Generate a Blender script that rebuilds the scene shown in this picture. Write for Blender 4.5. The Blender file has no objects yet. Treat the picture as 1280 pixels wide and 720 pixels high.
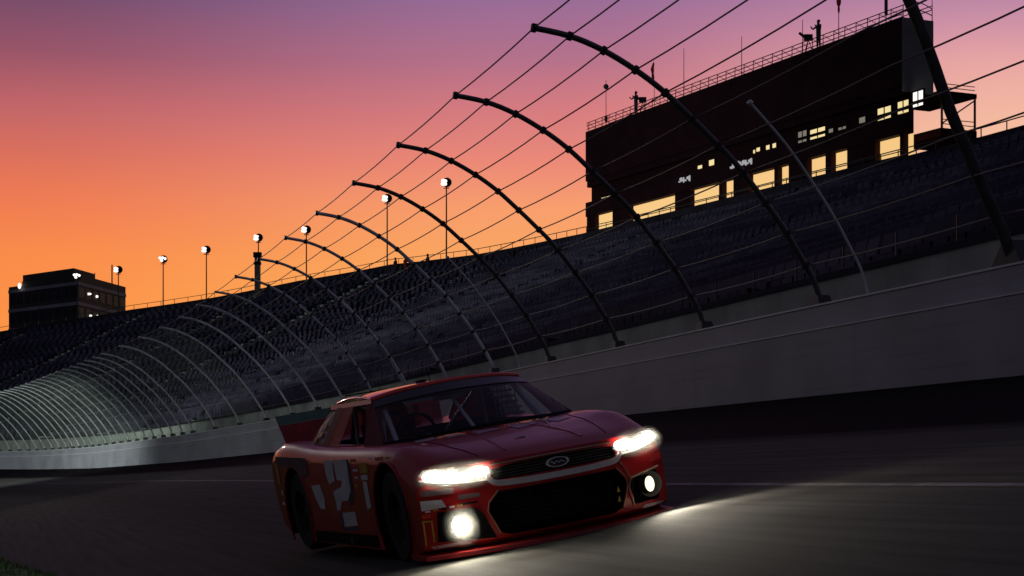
import bpy, bmesh, math, random
from mathutils import Vector, Matrix, noise
random.seed(7)
sc = bpy.context.scene
col = sc.collection
PI = math.pi
R = math.radians

# ------------------------------------------------------------------ helpers
def interp(x, xs, ys):
    if x <= xs[0]: return ys[0]
    for i in range(1, len(xs)):
        if x <= xs[i]:
            f = (x - xs[i-1]) / (xs[i] - xs[i-1])
            return ys[i-1] + f * (ys[i] - ys[i-1])
    return ys[-1]
def sstep(x):
    x = max(0., min(1., x)); return x * x * (3 - 2 * x)
def tag(o, label=None, cat=None, group=None, kind=None):
    if label: o['label'] = label
    if cat: o['category'] = cat
    if group: o['group'] = group
    if kind: o['kind'] = kind
    return o
def empty(name, loc=(0, 0, 0), label=None, cat=None, group=None):
    o = bpy.data.objects.new(name, None); o.empty_display_size = .2
    o.location = loc; col.objects.link(o)
    return tag(o, label, cat, group)
class MB:
    def __init__(s): s.v = []; s.f = []; s.uv = None
    def add(s, vs, fs):
        n = len(s.v); s.v += [tuple(v) for v in vs]; s.f += [tuple(i + n for i in f) for f in fs]
    def box(s, c, size, M=None):
        hx, hy, hz = [a / 2 for a in size]
        vs = [Vector((x, y, z)) for x in (-hx, hx) for y in (-hy, hy) for z in (-hz, hz)]
        if M: vs = [M @ v for v in vs]
        c = Vector(c)
        s.add([v + c for v in vs], [(0, 1, 3, 2), (4, 6, 7, 5), (0, 4, 5, 1), (2, 3, 7, 6), (0, 2, 6, 4), (1, 5, 7, 3)])
    def hexa(s, a, b):            # two quads (4 points each), lower and upper
        s.add(list(a) + list(b), [(3, 2, 1, 0), (4, 5, 6, 7), (0, 1, 5, 4), (1, 2, 6, 5), (2, 3, 7, 6), (3, 0, 4, 7)])
    def tube(s, pts, r, n=6, caps=True):
        pts = [Vector(p) for p in pts]; rs = r if isinstance(r, (list, tuple)) else [r] * len(pts)
        vs = []; up = Vector((0, 0, 1))
        for i, p in enumerate(pts):
            d = (pts[min(i + 1, len(pts) - 1)] - pts[max(i - 1, 0)]).normalized()
            a = d.cross(up)
            if a.length < .05: a = d.cross(Vector((0, 1, 0)))
            a.normalize(); b = d.cross(a)
            for k in range(n):
                t = 2 * PI * k / n
                vs.append(p + (a * math.cos(t) + b * math.sin(t)) * rs[i])
        fs = [(i * n + k, i * n + (k + 1) % n, (i + 1) * n + (k + 1) % n, (i + 1) * n + k) for i in range(len(pts) - 1) for k in range(n)]
        if caps: fs += [tuple(range(n))[::-1], tuple((len(pts) - 1) * n + k for k in range(n))]
        s.add(vs, fs)
    def ell(s, c, rad, M=None, n=16, m=10):
        c = Vector(c); vs = []; fs = []
        for i in range(m + 1):
            a = PI * i / m
            for k in range(n):
                b = 2 * PI * k / n
                v = Vector((rad[0] * math.sin(a) * math.cos(b), rad[1] * math.sin(a) * math.sin(b), rad[2] * math.cos(a)))
                if M: v = M @ v
                vs.append(c + v)
        for i in range(m):
            for k in range(n):
                fs.append((i * n + k, (i + 1) * n + k, (i + 1) * n + (k + 1) % n, i * n + (k + 1) % n))
        s.add(vs, fs)
    def lathe(s, prof, c, axis='y', n=32):   # prof: (offset along axis, radius)
        vs = []; fs = []
        for (a, r) in prof:
            for k in range(n):
                t = 2 * PI * k / n
                if axis == 'y': v = (c[0] + r * math.cos(t), c[1] + a, c[2] + r * math.sin(t))
                elif axis == 'x': v = (c[0] + a, c[1] + r * math.cos(t), c[2] + r * math.sin(t))
                else: v = (c[0] + r * math.cos(t), c[1] + r * math.sin(t), c[2] + a)
                vs.append(v)
        for i in range(len(prof) - 1):
            for k in range(n):
                fs.append((i * n + k, i * n + (k + 1) % n, (i + 1) * n + (k + 1) % n, (i + 1) * n + k))
        s.add(vs, fs)
    def build(s, name, m, parent=None, smooth=None):
        me = bpy.data.meshes.new(name); me.from_pydata(s.v, [], s.f); me.update()
        ms = m if isinstance(m, (list, tuple)) else [m]
        for q in ms: me.materials.append(q)
        if s.uv:
            L = me.uv_layers.new(name='UVMap')
            for lp in me.loops: L.data[lp.index].uv = s.uv[lp.vertex_index]
        if smooth:
            for p in me.polygons: p.use_smooth = True
            me.set_sharp_from_angle(angle=R(smooth))
        o = bpy.data.objects.new(name, me); col.objects.link(o)
        if parent: o.parent = parent
        return o

# ------------------------------------------------------------------ materials
def mat(name, base, rough=.6, metal=0., spec=.5, coat=0., emit=None, es=0., bump=0., bscale=40., var=0., vscale=3.):
    m = bpy.data.materials.new(name); m.use_nodes = True; nt = m.node_tree; b = nt.nodes['Principled BSDF']
    b.inputs['Roughness'].default_value = rough; b.inputs['Metallic'].default_value = metal
    b.inputs['Specular IOR Level'].default_value = spec; b.inputs['Coat Weight'].default_value = coat
    b.inputs['Coat Roughness'].default_value = .06
    b.inputs['Base Color'].default_value = (*base, 1)
    tc = nt.nodes.new('ShaderNodeTexCoord')
    if var > 0:
        n = nt.nodes.new('ShaderNodeTexNoise'); n.inputs['Scale'].default_value = vscale; n.inputs['Detail'].default_value = 6
        nt.links.new(tc.outputs['Object'], n.inputs['Vector'])
        r = nt.nodes.new('ShaderNodeValToRGB'); r.color_ramp.elements[0].position = .3; r.color_ramp.elements[1].position = .7
        r.color_ramp.elements[0].color = (*[max(0, c * (1 - var)) for c in base], 1); r.color_ramp.elements[1].color = (*[min(1, c * (1 + var)) for c in base], 1)
        nt.links.new(n.outputs['Fac'], r.inputs['Fac']); nt.links.new(r.outputs['Color'], b.inputs['Base Color'])
    if bump > 0:
        n = nt.nodes.new('ShaderNodeTexNoise'); n.inputs['Scale'].default_value = bscale; n.inputs['Detail'].default_value = 4
        nt.links.new(tc.outputs['Object'], n.inputs['Vector'])
        q = nt.nodes.new('ShaderNodeBump'); q.inputs['Strength'].default_value = bump; q.inputs['Distance'].default_value = .02
        nt.links.new(n.outputs['Fac'], q.inputs['Height']); nt.links.new(q.outputs['Normal'], b.inputs['Normal'])
    if emit:
        b.inputs['Emission Color'].default_value = (*emit, 1); b.inputs['Emission Strength'].default_value = es
    return m
M = {}
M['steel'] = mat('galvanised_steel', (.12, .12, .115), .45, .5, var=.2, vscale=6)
M['steel_lit'] = mat('lit_galvanised_steel', (.82, .84, .82), .4, .2, var=.25, vscale=3)  # same steel made paler: floodlight put into the far posts' colour
M['steel_dark'] = mat('weathered_steel', (.055, .05, .05), .6, .2, var=.3, vscale=6)
M['cable'] = mat('steel_cable', (.17, .15, .15), .55, .4)
M['white_wall'] = mat('painted_barrier', (.50, .50, .50), .55, var=.12, vscale=.6, bump=.1, bscale=20)
M['barrier'] = None
M['concrete'] = mat('concrete', (.34, .36, .31), .85, var=.3, vscale=.8, bump=.3, bscale=12)
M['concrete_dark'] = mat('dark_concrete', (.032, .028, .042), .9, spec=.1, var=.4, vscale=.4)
M['ledge'] = mat('ledge_paint', (.72, .72, .72), .5, var=.15, vscale=2)
M['black'] = mat('black', (.006, .006, .007), .8, spec=.12)
M['gloss_black'] = mat('gloss_black', (.008, .008, .009), .25)
M['rubber'] = mat('tyre_rubber', (.012, .012, .012), .75, var=.3, vscale=10, bump=.2)
M['red_paint'] = mat('red_car_paint', (.42, .011, .013), .38, .05, .3, .25, var=.08, vscale=4)
M['red_bright'] = mat('bright_red_paint', (.95, .06, .045), .32, .45, .5, .8)  # also gives the roof edge its painted sky sheen
M['pillar'] = mat('dimmed_red_pillar_paint', (.13, .012, .018), .6, spec=.2, var=.2, vscale=6)  # car red darkened so the pillars look shaded from the sunset
M['hood_decal_sheen'] = mat('hood_decal_with_sky_streaks', (.46, .30, .36), .4, var=.45, vscale=12)  # pale colour covers both lettering and reflected sky streaks
M['red_lip'] = mat('red_splitter_paint', (.34, .016, .016), .5, var=.3, vscale=8)
M['white_decal'] = mat('white_decal', (.78, .74, .76), .45, var=.15, vscale=9)
M['pale_decal'] = mat('pale_pink_decal', (.17, .105, .115), .6, spec=.2, var=.3, vscale=14)
M['yellow_decal'] = mat('yellow_decal', (.6, .36, .04), .45, var=.2, vscale=20)
M['purple_decal'] = mat('shadow_purple_decal', (.06, .04, .09), .45)
M['silver'] = mat('silver_trim', (.75, .73, .69), .5, .2, var=.1, vscale=20)
M['tan_trim'] = mat('tan_trim', (.40, .33, .22), .4, .4)
M['grille'] = mat('grille_dark', (.030, .028, .026), .55)
M['green_dark'] = mat('dark_green_strip', (.10, .20, .15), .5, var=.2, vscale=6)
M['rim'] = mat('wheel_rim', (.05, .048, .035), .45, .6)
M['cage'] = mat('roll_cage', (.62, .60, .60), .45)
M['suit'] = mat('driver_suit', (.25, .03, .03), .8, var=.2, vscale=9)
M['helmet'] = mat('helmet_red', (.70, .03, .03), .25, 0, .5, .5)
M['skin'] = mat('skin', (.45, .26, .19), .6)
M['visor'] = mat('visor', (.01, .01, .015), .1)
M['headlamp'] = mat('headlamp_glass', (.9, .9, .9), .3, emit=(1., .93, .78), es=60)
M['foglamp'] = mat('foglamp_glass', (.9, .9, .9), .3, emit=(1., .94, .78), es=60)
M['foglamp_dim'] = mat('side_foglamp_glass', (.9, .9, .8), .3, emit=(1., .93, .70), es=1.3)
M['reflector'] = mat('lamp_reflector', (.75, .73, .68), .25, .8)
M['flood'] = mat('floodlight_glass', (.9, .9, .9), .3, emit=(1., .90, .84), es=1.6)
M['win_lit'] = mat('lit_window_warm', (.3, .3, .2), .4, emit=(1., .80, .38), es=.9)
M['sky_glow'] = mat('sky_glow_pane', (.3, .2, .1), .4, emit=(.97, .615, .245), es=.93)  # glow standing in for the sky behind the concourse
M['win_white'] = mat('lit_window_white', (.3, .3, .3), .4, emit=(1., .95, .85), es=1.3)
M['win_dim'] = mat('lit_window_dim', (.2, .2, .2), .4, emit=(.8, .72, .55), es=.22)
M['sign_lit'] = mat('lit_sign', (.3, .3, .3), .4, emit=(.95, .95, 1.), es=.35)
M['panel'] = mat('press_box_cladding', (.028, .009, .012), .8, spec=.08, var=.3, vscale=.5)
M['panel_lit_end'] = mat('lit_end_cladding', (.17, .17, .165), .7, var=.3, vscale=.6)  # paler copy of the cladding: light on the near end painted in
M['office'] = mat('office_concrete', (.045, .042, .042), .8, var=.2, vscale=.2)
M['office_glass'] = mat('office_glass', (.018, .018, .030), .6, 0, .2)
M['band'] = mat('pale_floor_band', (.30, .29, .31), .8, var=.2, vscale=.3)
M['flag'] = mat('red_flag', (.6, .03, .04), .7)
M['cloth'] = mat('dark_clothing', (.05, .03, .04), .9)
M['cloth_red'] = mat('red_clothing', (.3, .03, .03), .9)
M['wall_red'] = mat('red_panel', (.2, .02, .03), .5)

# asphalt: UV = (metres along track, metres from wall)
def asphalt():
    m = bpy.data.materials.new('asphalt'); m.use_nodes = True; nt = m.node_tree; b = nt.nodes['Principled BSDF']; N = nt.nodes; L = nt.links
    uv = N.new('ShaderNodeUVMap'); sep = N.new('ShaderNodeSeparateXYZ'); L.new(uv.outputs[0], sep.inputs[0])
    # long streaks of rubber along the racing line
    mp = N.new('ShaderNodeMapping'); mp.inputs['Scale'].default_value = (.05, 1.6, 1); L.new(uv.outputs[0], mp.inputs[0])
    n1 = N.new('ShaderNodeTexNoise'); n1.inputs['Scale'].default_value = 1.; n1.inputs['Detail'].default_value = 5; L.new(mp.outputs[0], n1.inputs['Vector'])
    mp2 = N.new('ShaderNodeMapping'); mp2.inputs['Scale'].default_value = (.25, 9, 1); L.new(uv.outputs[0], mp2.inputs[0])
    n2 = N.new('ShaderNodeTexNoise'); n2.inputs['Scale'].default_value = 1.; n2.inputs['Detail'].default_value = 4; L.new(mp2.outputs[0], n2.inputs['Vector'])
    n3 = N.new('ShaderNodeTexNoise'); n3.inputs['Scale'].default_value = 60.; n3.inputs['Detail'].default_value = 3; L.new(uv.outputs[0], n3.inputs['Vector'])
    # base by distance from the wall: dark sealed upper groove, middle band lightened for headlight spill, grey lower lanes
    wob = N.new('ShaderNodeMath'); wob.operation = 'MULTIPLY_ADD'; L.new(n1.outputs['Fac'], wob.inputs[0]); wob.inputs[1].default_value = .5; L.new(sep.outputs['Y'], wob.inputs[2])
    mr = N.new('ShaderNodeMapRange'); mr.inputs['From Min'].default_value = 0; mr.inputs['From Max'].default_value = 12; L.new(wob.outputs[0], mr.inputs['Value'])
    r = N.new('ShaderNodeValToRGB'); e = r.color_ramp.elements
    e[0].position = 0; e[0].color = (.0035, .0037, .0058, 1); e[1].position = 1; e[1].color = (.088, .088, .075, 1)
    for p, c in ((.33, (.004, .0042, .006)), (.375, (.105, .100, .086)), (.50, (.11, .105, .092)), (.60, (.075, .073, .070)), (.74, (.056, .056, .049)), (.85, (.088, .088, .075))):
        q = e.new(p); q.color = (*c, 1)
    L.new(mr.outputs[0], r.inputs[0])
    mul = N.new('ShaderNodeMix'); mul.data_type = 'RGBA'; mul.blend_type = 'MULTIPLY'; mul.inputs[0].default_value = 1
    rr = N.new('ShaderNodeMapRange'); rr.inputs['From Min'].default_value = .3; rr.inputs['From Max'].default_value = .7; rr.inputs['To Min'].default_value = .5; rr.inputs['To Max'].default_value = 1.42
    ad = N.new('ShaderNodeMath'); ad.operation = 'MULTIPLY_ADD'; L.new(n2.outputs['Fac'], ad.inputs[0]); ad.inputs[1].default_value = .6
    h = N.new('ShaderNodeMath'); h.operation = 'MULTIPLY'; h.inputs[1].default_value = .4; L.new(n3.outputs['Fac'], h.inputs[0]); L.new(h.outputs[0], ad.inputs[2])
    L.new(ad.outputs[0], rr.inputs['Value'])
    L.new(r.outputs[0], mul.inputs[6]); L.new(rr.outputs[0], mul.inputs[7]); L.new(mul.outputs[2], b.inputs['Base Color'])
    b.inputs['Roughness'].default_value = .9; b.inputs['Specular IOR Level'].default_value = .04
    bp = N.new('ShaderNodeBump'); bp.inputs['Strength'].default_value = .35; bp.inputs['Distance'].default_value = .006; L.new(n3.outputs['Fac'], bp.inputs['Height']); L.new(bp.outputs[0], b.inputs['Normal'])
    return m
M['asphalt'] = asphalt()
def barriermat():
    m = bpy.data.materials.new('painted_barrier_wall'); m.use_nodes = True; nt = m.node_tree; b = nt.nodes['Principled BSDF']; N = nt.nodes; L = nt.links
    uv = N.new('ShaderNodeUVMap'); mp = N.new('ShaderNodeMapping'); mp.inputs['Scale'].default_value = (.10, 5, 1); L.new(uv.outputs[0], mp.inputs[0])
    n = N.new('ShaderNodeTexNoise'); n.inputs['Scale'].default_value = 2.; n.inputs['Detail'].default_value = 8; n.inputs['Roughness'].default_value = .7; L.new(mp.outputs[0], n.inputs['Vector'])
    n2 = N.new('ShaderNodeTexNoise'); n2.inputs['Scale'].default_value = .5; n2.inputs['Detail'].default_value = 5; L.new(uv.outputs[0], n2.inputs['Vector'])
    r = N.new('ShaderNodeValToRGB'); e = r.color_ramp.elements; e[0].position = .30; e[0].color = (.26, .25, .28, 1); e[1].position = .46; e[1].color = (.36, .345, .39, 1); L.new(n.outputs['Fac'], r.inputs[0])
    r2 = N.new('ShaderNodeMapRange'); r2.inputs['From Min'].default_value = .3; r2.inputs['From Max'].default_value = .7; r2.inputs['To Min'].default_value = .78; r2.inputs['To Max'].default_value = 1.1; L.new(n2.outputs['Fac'], r2.inputs['Value'])
    mx = N.new('ShaderNodeMix'); mx.data_type = 'RGBA'; mx.blend_type = 'MULTIPLY'; mx.inputs[0].default_value = 1; L.new(r.outputs[0], mx.inputs[6]); L.new(r2.outputs[0], mx.inputs[7])
    sp = N.new('ShaderNodeSeparateXYZ'); L.new(uv.outputs[0], sp.inputs[0]); f = N.new('ShaderNodeMath'); f.operation = 'DIVIDE'; L.new(sp.outputs['X'], f.inputs[0]); f.inputs[1].default_value = 6.1
    fr_ = N.new('ShaderNodeMath'); fr_.operation = 'FRACT'; L.new(f.outputs[0], fr_.inputs[0]); lt = N.new('ShaderNodeMath'); lt.operation = 'LESS_THAN'; L.new(fr_.outputs[0], lt.inputs[0]); lt.inputs[1].default_value = .006
    mj = N.new('ShaderNodeMix'); mj.data_type = 'RGBA'; L.new(lt.outputs[0], mj.inputs[0]); L.new(mx.outputs[2], mj.inputs[6]); mj.inputs[7].default_value = (.30, .29, .32, 1)
    L.new(mj.outputs[2], b.inputs['Base Color']); b.inputs['Roughness'].default_value = .6
    return m
M['barrier'] = barriermat()
def seatmat():
    m = bpy.data.materials.new('stadium_seats'); m.use_nodes = True; nt = m.node_tree; b = nt.nodes['Principled BSDF']; N = nt.nodes; L = nt.links
    uv = N.new('ShaderNodeUVMap'); mp = N.new('ShaderNodeMapping'); mp.inputs['Scale'].default_value = (.05, 1.7, 1); L.new(uv.outputs[0], mp.inputs[0])
    n = N.new('ShaderNodeTexNoise'); n.inputs['Scale'].default_value = .9; n.inputs['Detail'].default_value = 7; n.inputs['Roughness'].default_value = .75; L.new(mp.outputs[0], n.inputs['Vector'])
    r = N.new('ShaderNodeValToRGB'); e = r.color_ramp.elements; e[0].position = .32; e[0].color = (.022, .021, .038, 1); e[1].position = .74; e[1].color = (.13, .05, .06, 1)
    for p, c in ((.43, (.034, .031, .055)), (.51, (.060, .054, .090)), (.57, (.105, .092, .140)), (.63, (.042, .036, .055))): q = e.new(p); q.color = (*c, 1)
    L.new(n.outputs['Fac'], r.inputs[0]); L.new(r.outputs[0], b.inputs['Base Color']); b.inputs['Roughness'].default_value = .8; b.inputs['Specular IOR Level'].default_value = .12
    return m
M['seat'] = seatmat()
M['grass'] = mat('infield_grass', (.10, .24, .035), .95, var=.5, vscale=3, bump=.6, bscale=30)
M['earth'] = mat('ground_earth', (.05, .05, .04), .95, var=.3, vscale=.3)
def glassmat(name, tint, fac, rough=.03, ior=1.45):
    m = bpy.data.materials.new(name); m.use_nodes = True; nt = m.node_tree; N = nt.nodes; L = nt.links; N.clear()
    o = N.new('ShaderNodeOutputMaterial'); t = N.new('ShaderNodeBsdfTransparent'); t.inputs[0].default_value = (*tint, 1)
    g = N.new('ShaderNodeBsdfGlossy'); g.inputs['Roughness'].default_value = rough
    f = N.new('ShaderNodeLayerWeight'); f.inputs['Blend'].default_value = .5      # facing: same from both sides of a thin pane
    pw_ = N.new('ShaderNodeMath'); pw_.operation = 'POWER'; L.new(f.outputs['Facing'], pw_.inputs[0]); pw_.inputs[1].default_value = 4.
    mm = N.new('ShaderNodeMath'); mm.operation = 'MULTIPLY_ADD'; mm.inputs[1].default_value = ior; mm.inputs[2].default_value = fac; L.new(pw_.outputs[0], mm.inputs[0])
    x = N.new('ShaderNodeMixShader'); L.new(mm.outputs[0], x.inputs[0]); L.new(t.outputs[0], x.inputs[1]); L.new(g.outputs[0], x.inputs[2]); L.new(x.outputs[0], o.inputs[0])
    return m
M['side_glass'] = glassmat('side_window_glass', (.6, .6, .65), .01, .10, .22)
M['glass'] = glassmat('windscreen_glass', (.80, .81, .86), .02, ior=.38)
def halomat(name, c, scl, r0, r1, f0):  # translucent shell fading outward, added to draw a glow around a lamp
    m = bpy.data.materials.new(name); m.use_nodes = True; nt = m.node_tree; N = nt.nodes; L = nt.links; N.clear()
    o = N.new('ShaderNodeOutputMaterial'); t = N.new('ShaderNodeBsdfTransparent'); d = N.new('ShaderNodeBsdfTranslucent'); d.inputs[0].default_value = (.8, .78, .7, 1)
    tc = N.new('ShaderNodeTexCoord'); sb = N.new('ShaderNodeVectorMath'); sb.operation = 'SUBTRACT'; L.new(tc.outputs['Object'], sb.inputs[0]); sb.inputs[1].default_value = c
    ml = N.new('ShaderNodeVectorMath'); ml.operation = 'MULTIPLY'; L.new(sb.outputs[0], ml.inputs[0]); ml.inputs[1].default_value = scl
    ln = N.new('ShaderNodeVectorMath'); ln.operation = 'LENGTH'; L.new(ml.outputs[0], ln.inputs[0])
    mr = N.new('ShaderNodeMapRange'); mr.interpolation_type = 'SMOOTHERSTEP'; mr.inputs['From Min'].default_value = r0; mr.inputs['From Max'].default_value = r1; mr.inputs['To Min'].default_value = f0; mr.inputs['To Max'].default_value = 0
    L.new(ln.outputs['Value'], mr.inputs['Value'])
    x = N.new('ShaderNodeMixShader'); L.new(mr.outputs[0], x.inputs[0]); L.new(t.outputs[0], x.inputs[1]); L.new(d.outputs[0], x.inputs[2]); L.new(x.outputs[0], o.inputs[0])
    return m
def netmat():
    m = bpy.data.materials.new('wire_netting'); m.use_nodes = True; nt = m.node_tree; N = nt.nodes; L = nt.links; N.clear()
    o = N.new('ShaderNodeOutputMaterial'); t = N.new('ShaderNodeBsdfTransparent'); d = N.new('ShaderNodeBsdfDiffuse'); d.inputs[0].default_value = (.45, .50, .46, 1)
    uv = N.new('ShaderNodeUVMap'); n = N.new('ShaderNodeTexNoise'); n.inputs['Scale'].default_value = .8; n.inputs['Detail'].default_value = 3; L.new(uv.outputs[0], n.inputs['Vector'])
    r = N.new('ShaderNodeMapRange'); r.inputs['From Min'].default_value = .3; r.inputs['From Max'].default_value = .7; r.inputs['To Min'].default_value = .06; r.inputs['To Max'].default_value = .17; L.new(n.outputs['Fac'], r.inputs['Value'])
    x = N.new('ShaderNodeMixShader'); L.new(r.outputs[0], x.inputs[0]); L.new(t.outputs[0], x.inputs[1]); L.new(d.outputs[0], x.inputs[2]); L.new(x.outputs[0], o.inputs[0])
    return m
M['net'] = netmat()

# ------------------------------------------------------------------ track geometry: a wall line in plan, offsets inwards (q>0) and outwards (q<0)
KS = [-60, 0, 15, 30, 45, 52, 60, 108, 122, 140, 180, 230, 290]
TH = [18.5, 16.5, 15.5, 17, 17.5, 18, 23, 24, 30, 45, 65, 90, 118]
DS = .5
SS = [-60 + DS * i for i in range(int(350 / DS) + 1)]
TT = [R(interp(s, KS, TH)) for s in SS]
TT = [sum(TT[max(0, i - 8):i + 9]) / len(TT[max(0, i - 8):i + 9]) for i in range(len(TT))]
WX = [0.]; WY = [0.]
for i in range(1, len(SS)):
    WX.append(WX[-1] - math.sin(TT[i-1]) * DS); WY.append(WY[-1] + math.cos(TT[i-1]) * DS)
i0 = SS.index(7.0); dx, dy = 4.7 - WX[i0], 26.2 - WY[i0]
WX = [x + dx for x in WX]; WY = [y + dy for y in WY]
ZT_S = [-60, 0, 30, 50, 60, 75, 100, 120, 150, 290]; ZT_Z = [2.85, 2.66, 2.72, 2.66, 2.55, 2.35, 2.16, 2.2, 2.4, 2.5]
WH = 1.4; QIN = 11.6; ZIN = -1.15
def fr(s):
    f = (s - SS[0]) / DS; i = max(0, min(len(SS) - 2, int(f))); f -= i
    return WX[i] + f * (WX[i+1] - WX[i]), WY[i] + f * (WY[i+1] - WY[i]), TT[i] + f * (TT[i+1] - TT[i])
def ztop(s): return interp(s, ZT_S, ZT_Z)
def surf_z(s, q):
    zb = ztop(s) - WH
    if q <= QIN: return zb + (ZIN - zb) * q / QIN
    return ZIN - .02 * (q - QIN)
def P(s, q, z=None, dz=0.):
    x, y, t = fr(s)
    return Vector((x - q * math.cos(t), y - q * math.sin(t), (surf_z(s, q) if z is None else z) + dz))
def sq_of(x, y):
    best = min(range(len(SS)), key=lambda i: (WX[i] - x) ** 2 + (WY[i] - y) ** 2)
    t = TT[best]; ddx, ddy = x - WX[best], y - WY[best]
    return SS[best] + (-ddx * math.sin(t) + ddy * math.cos(t)), -(ddx * math.cos(t) + ddy * math.sin(t))
def strip(name, s0, s1, step, qs, zf, m, parent=None, smooth=None, dz=0., uv=True):
    b = MB(); n = int(round((s1 - s0) / step)); b.uv = []
    for i in range(n + 1):
        s = s0 + (s1 - s0) * i / n
        for q in qs: b.v.append(tuple(P(s, q, None if zf is None else zf(s, q), dz))); b.uv.append((s, q))
    k = len(qs)
    for i in range(n):
        for j in range(k - 1): b.f.append((i * k + j, i * k + j + 1, (i + 1) * k + j + 1, (i + 1) * k + j))
    return b.build(name, m, parent, smooth)

g = MB(); g.box((0, 400, -2.6), (6000, 6000, .4)); tag(g.build('ground', M['earth']), 'dark bare ground around and beyond the speedway', None, None, 'structure')
tag(strip('track', -55, 285, 2, [0, 2, 4, 6, 8, 10, QIN, 14], None, M['asphalt'], smooth=40), 'banked grey asphalt race track with a darker lane by the wall', None, None, 'structure')
def qg(s): return interp(s, [-60, 3, 9, 16, 30, 290], [11.2, 11.27, 11.82, 12.5, 13.0, 13.4])
gb = MB(); nn_ = 170
for i in range(nn_ + 1):
    s = -55 + 340 * i / nn_
    for dq, dz_ in ((-.03, -.05), (.0, .025), (.6, .03), (3, .02), (8, .02), (20, .02)): gb.v.append(tuple(P(s, qg(s) + dq, None, dz_)))
for i in range(nn_):
    for j in range(5): gb.f.append((i * 6 + j, i * 6 + j + 1, (i + 1) * 6 + j + 1, (i + 1) * 6 + j))
tag(gb.build('infield_grass', M['grass'], None, 40), 'dark green grass inside the track', None, None, 'structure')
tag(strip('lane_line', -55, 120, 1, [6.22, 6.31], None, mat('line_paint', (.17, .165, .16), .7, var=.45, vscale=3), dz=.004), 'thin worn pale line along the middle of the track', None, None, 'structure')

# grass blades near the camera edge
b = MB()
for i in range(9000):
    s = random.uniform(-4, 22); q = qg(s) + abs(random.gauss(0, 1.2)) - .03; p = P(s, q, None, .02); a = random.uniform(0, 2 * PI); h = random.uniform(.03, .09)
    d = Vector((math.cos(a), math.sin(a), 0)) * .008; l = Vector((random.gauss(0, .02), random.gauss(0, .02), h))
    b.add([p - d, p + d, p + l], [(0, 1, 2)])
tag(b.build('grass_blades', M['grass']), 'short green grass tufts at the inner edge of the track', 'grass', None, 'stuff')

# ------------------------------------------------------------------ barrier wall
S0, S1 = -30, 285
bw = empty('barrier_wall', P(10, 0), 'long pale outer race barrier wall with a ledge, curving round the banked track', 'barrier')
inv = lambda v: tuple(v)
def wpart(name, prof, m, s0=S0, s1=S1, step=2):      # prof: list of (q, dz from wall top), closed ring
    b = MB(); n = int((s1 - s0) / step); k = len(prof); b.uv = []
    for i in range(n + 1):
        s = s0 + (s1 - s0) * i / n
        for q, dz in prof: b.v.append(tuple(P(s, q, ztop(s) + dz) - bw.location)); b.uv.append((s, dz))
    for i in range(n):
        for j in range(k): b.f.append((i * k + j, i * k + (j + 1) % k, (i + 1) * k + (j + 1) % k, (i + 1) * k + j))
    return b.build(name, m, bw)
wpart('lower_barrier', [(0.02, -1.5), (0.02, -.415), (-.3, -.415), (-.3, -1.5)], M['barrier'])
wpart('ledge_cap', [(.035, -.415), (.035, -.395), (-.12, -.395), (-.12, -.415)], M['ledge'])
wpart('upper_wall', [(-.12, -.41), (-.12, -.03), (-.34, -.03), (-.34, -1.4)], M['barrier'])
wpart('wall_coping', [(-.10, -.028), (-.10, 0), (-.36, 0), (-.36, -.028)], M['ledge'])

# ------------------------------------------------------------------ catch fence
cf = empty('catch_fence', P(10, -.2, ztop(10)), 'tall catch fence of curved steel posts and cables leaning over the track', 'fence')
PROF = [(-.04, 0), (.08, .35), (.30, .69), (.63, 1.16), (1.3, 1.93), (1.74, 2.33), (2.11, 2.64), (2.54, 2.98), (2.99, 3.26), (3.51, 3.51), (4.02, 3.67), (4.6, 3.75)]
def catmull(pts, n=4):
    out = []
    for i in range(len(pts) - 1):
        p0 = pts[max(i - 1, 0)]; p1 = pts[i]; p2 = pts[i+1]; p3 = pts[min(i + 2, len(pts) - 1)]
        for k in range(n):
            t = k / n
            out.append(tuple(.5 * (2 * p1[a] + (p2[a] - p0[a]) * t + (2 * p0[a] - 5 * p1[a] + 4 * p2[a] - p3[a]) * t * t + (3 * p1[a] - p0[a] - 3 * p2[a] + p3[a]) * t ** 3) for a in range(len(p1))))
    out.append(tuple(pts[-1])); return out
FP = catmull(PROF, 4)
arc = [0.]
for a, c in zip(FP[:-1], FP[1:]): arc.append(arc[-1] + math.dist(a, c))
def fp(u): return interp(u, arc, [p[0] for p in FP]), interp(u, arc, [p[1] for p in FP])
def FPt(s, l, h): return P(s, l - .22, ztop(s) + h * 1.05) - cf.location
NODES = [arc[-1] - .04 - .555 * k for k in range(12)]
NODES = [u for u in NODES if u > .2]
posts = [-6.9, -2.3, 2.4]; s = 7.75
while s < 72: posts.append(s); s += 4.72
while s < 172: posts.append(s); s += 2.35
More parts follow.
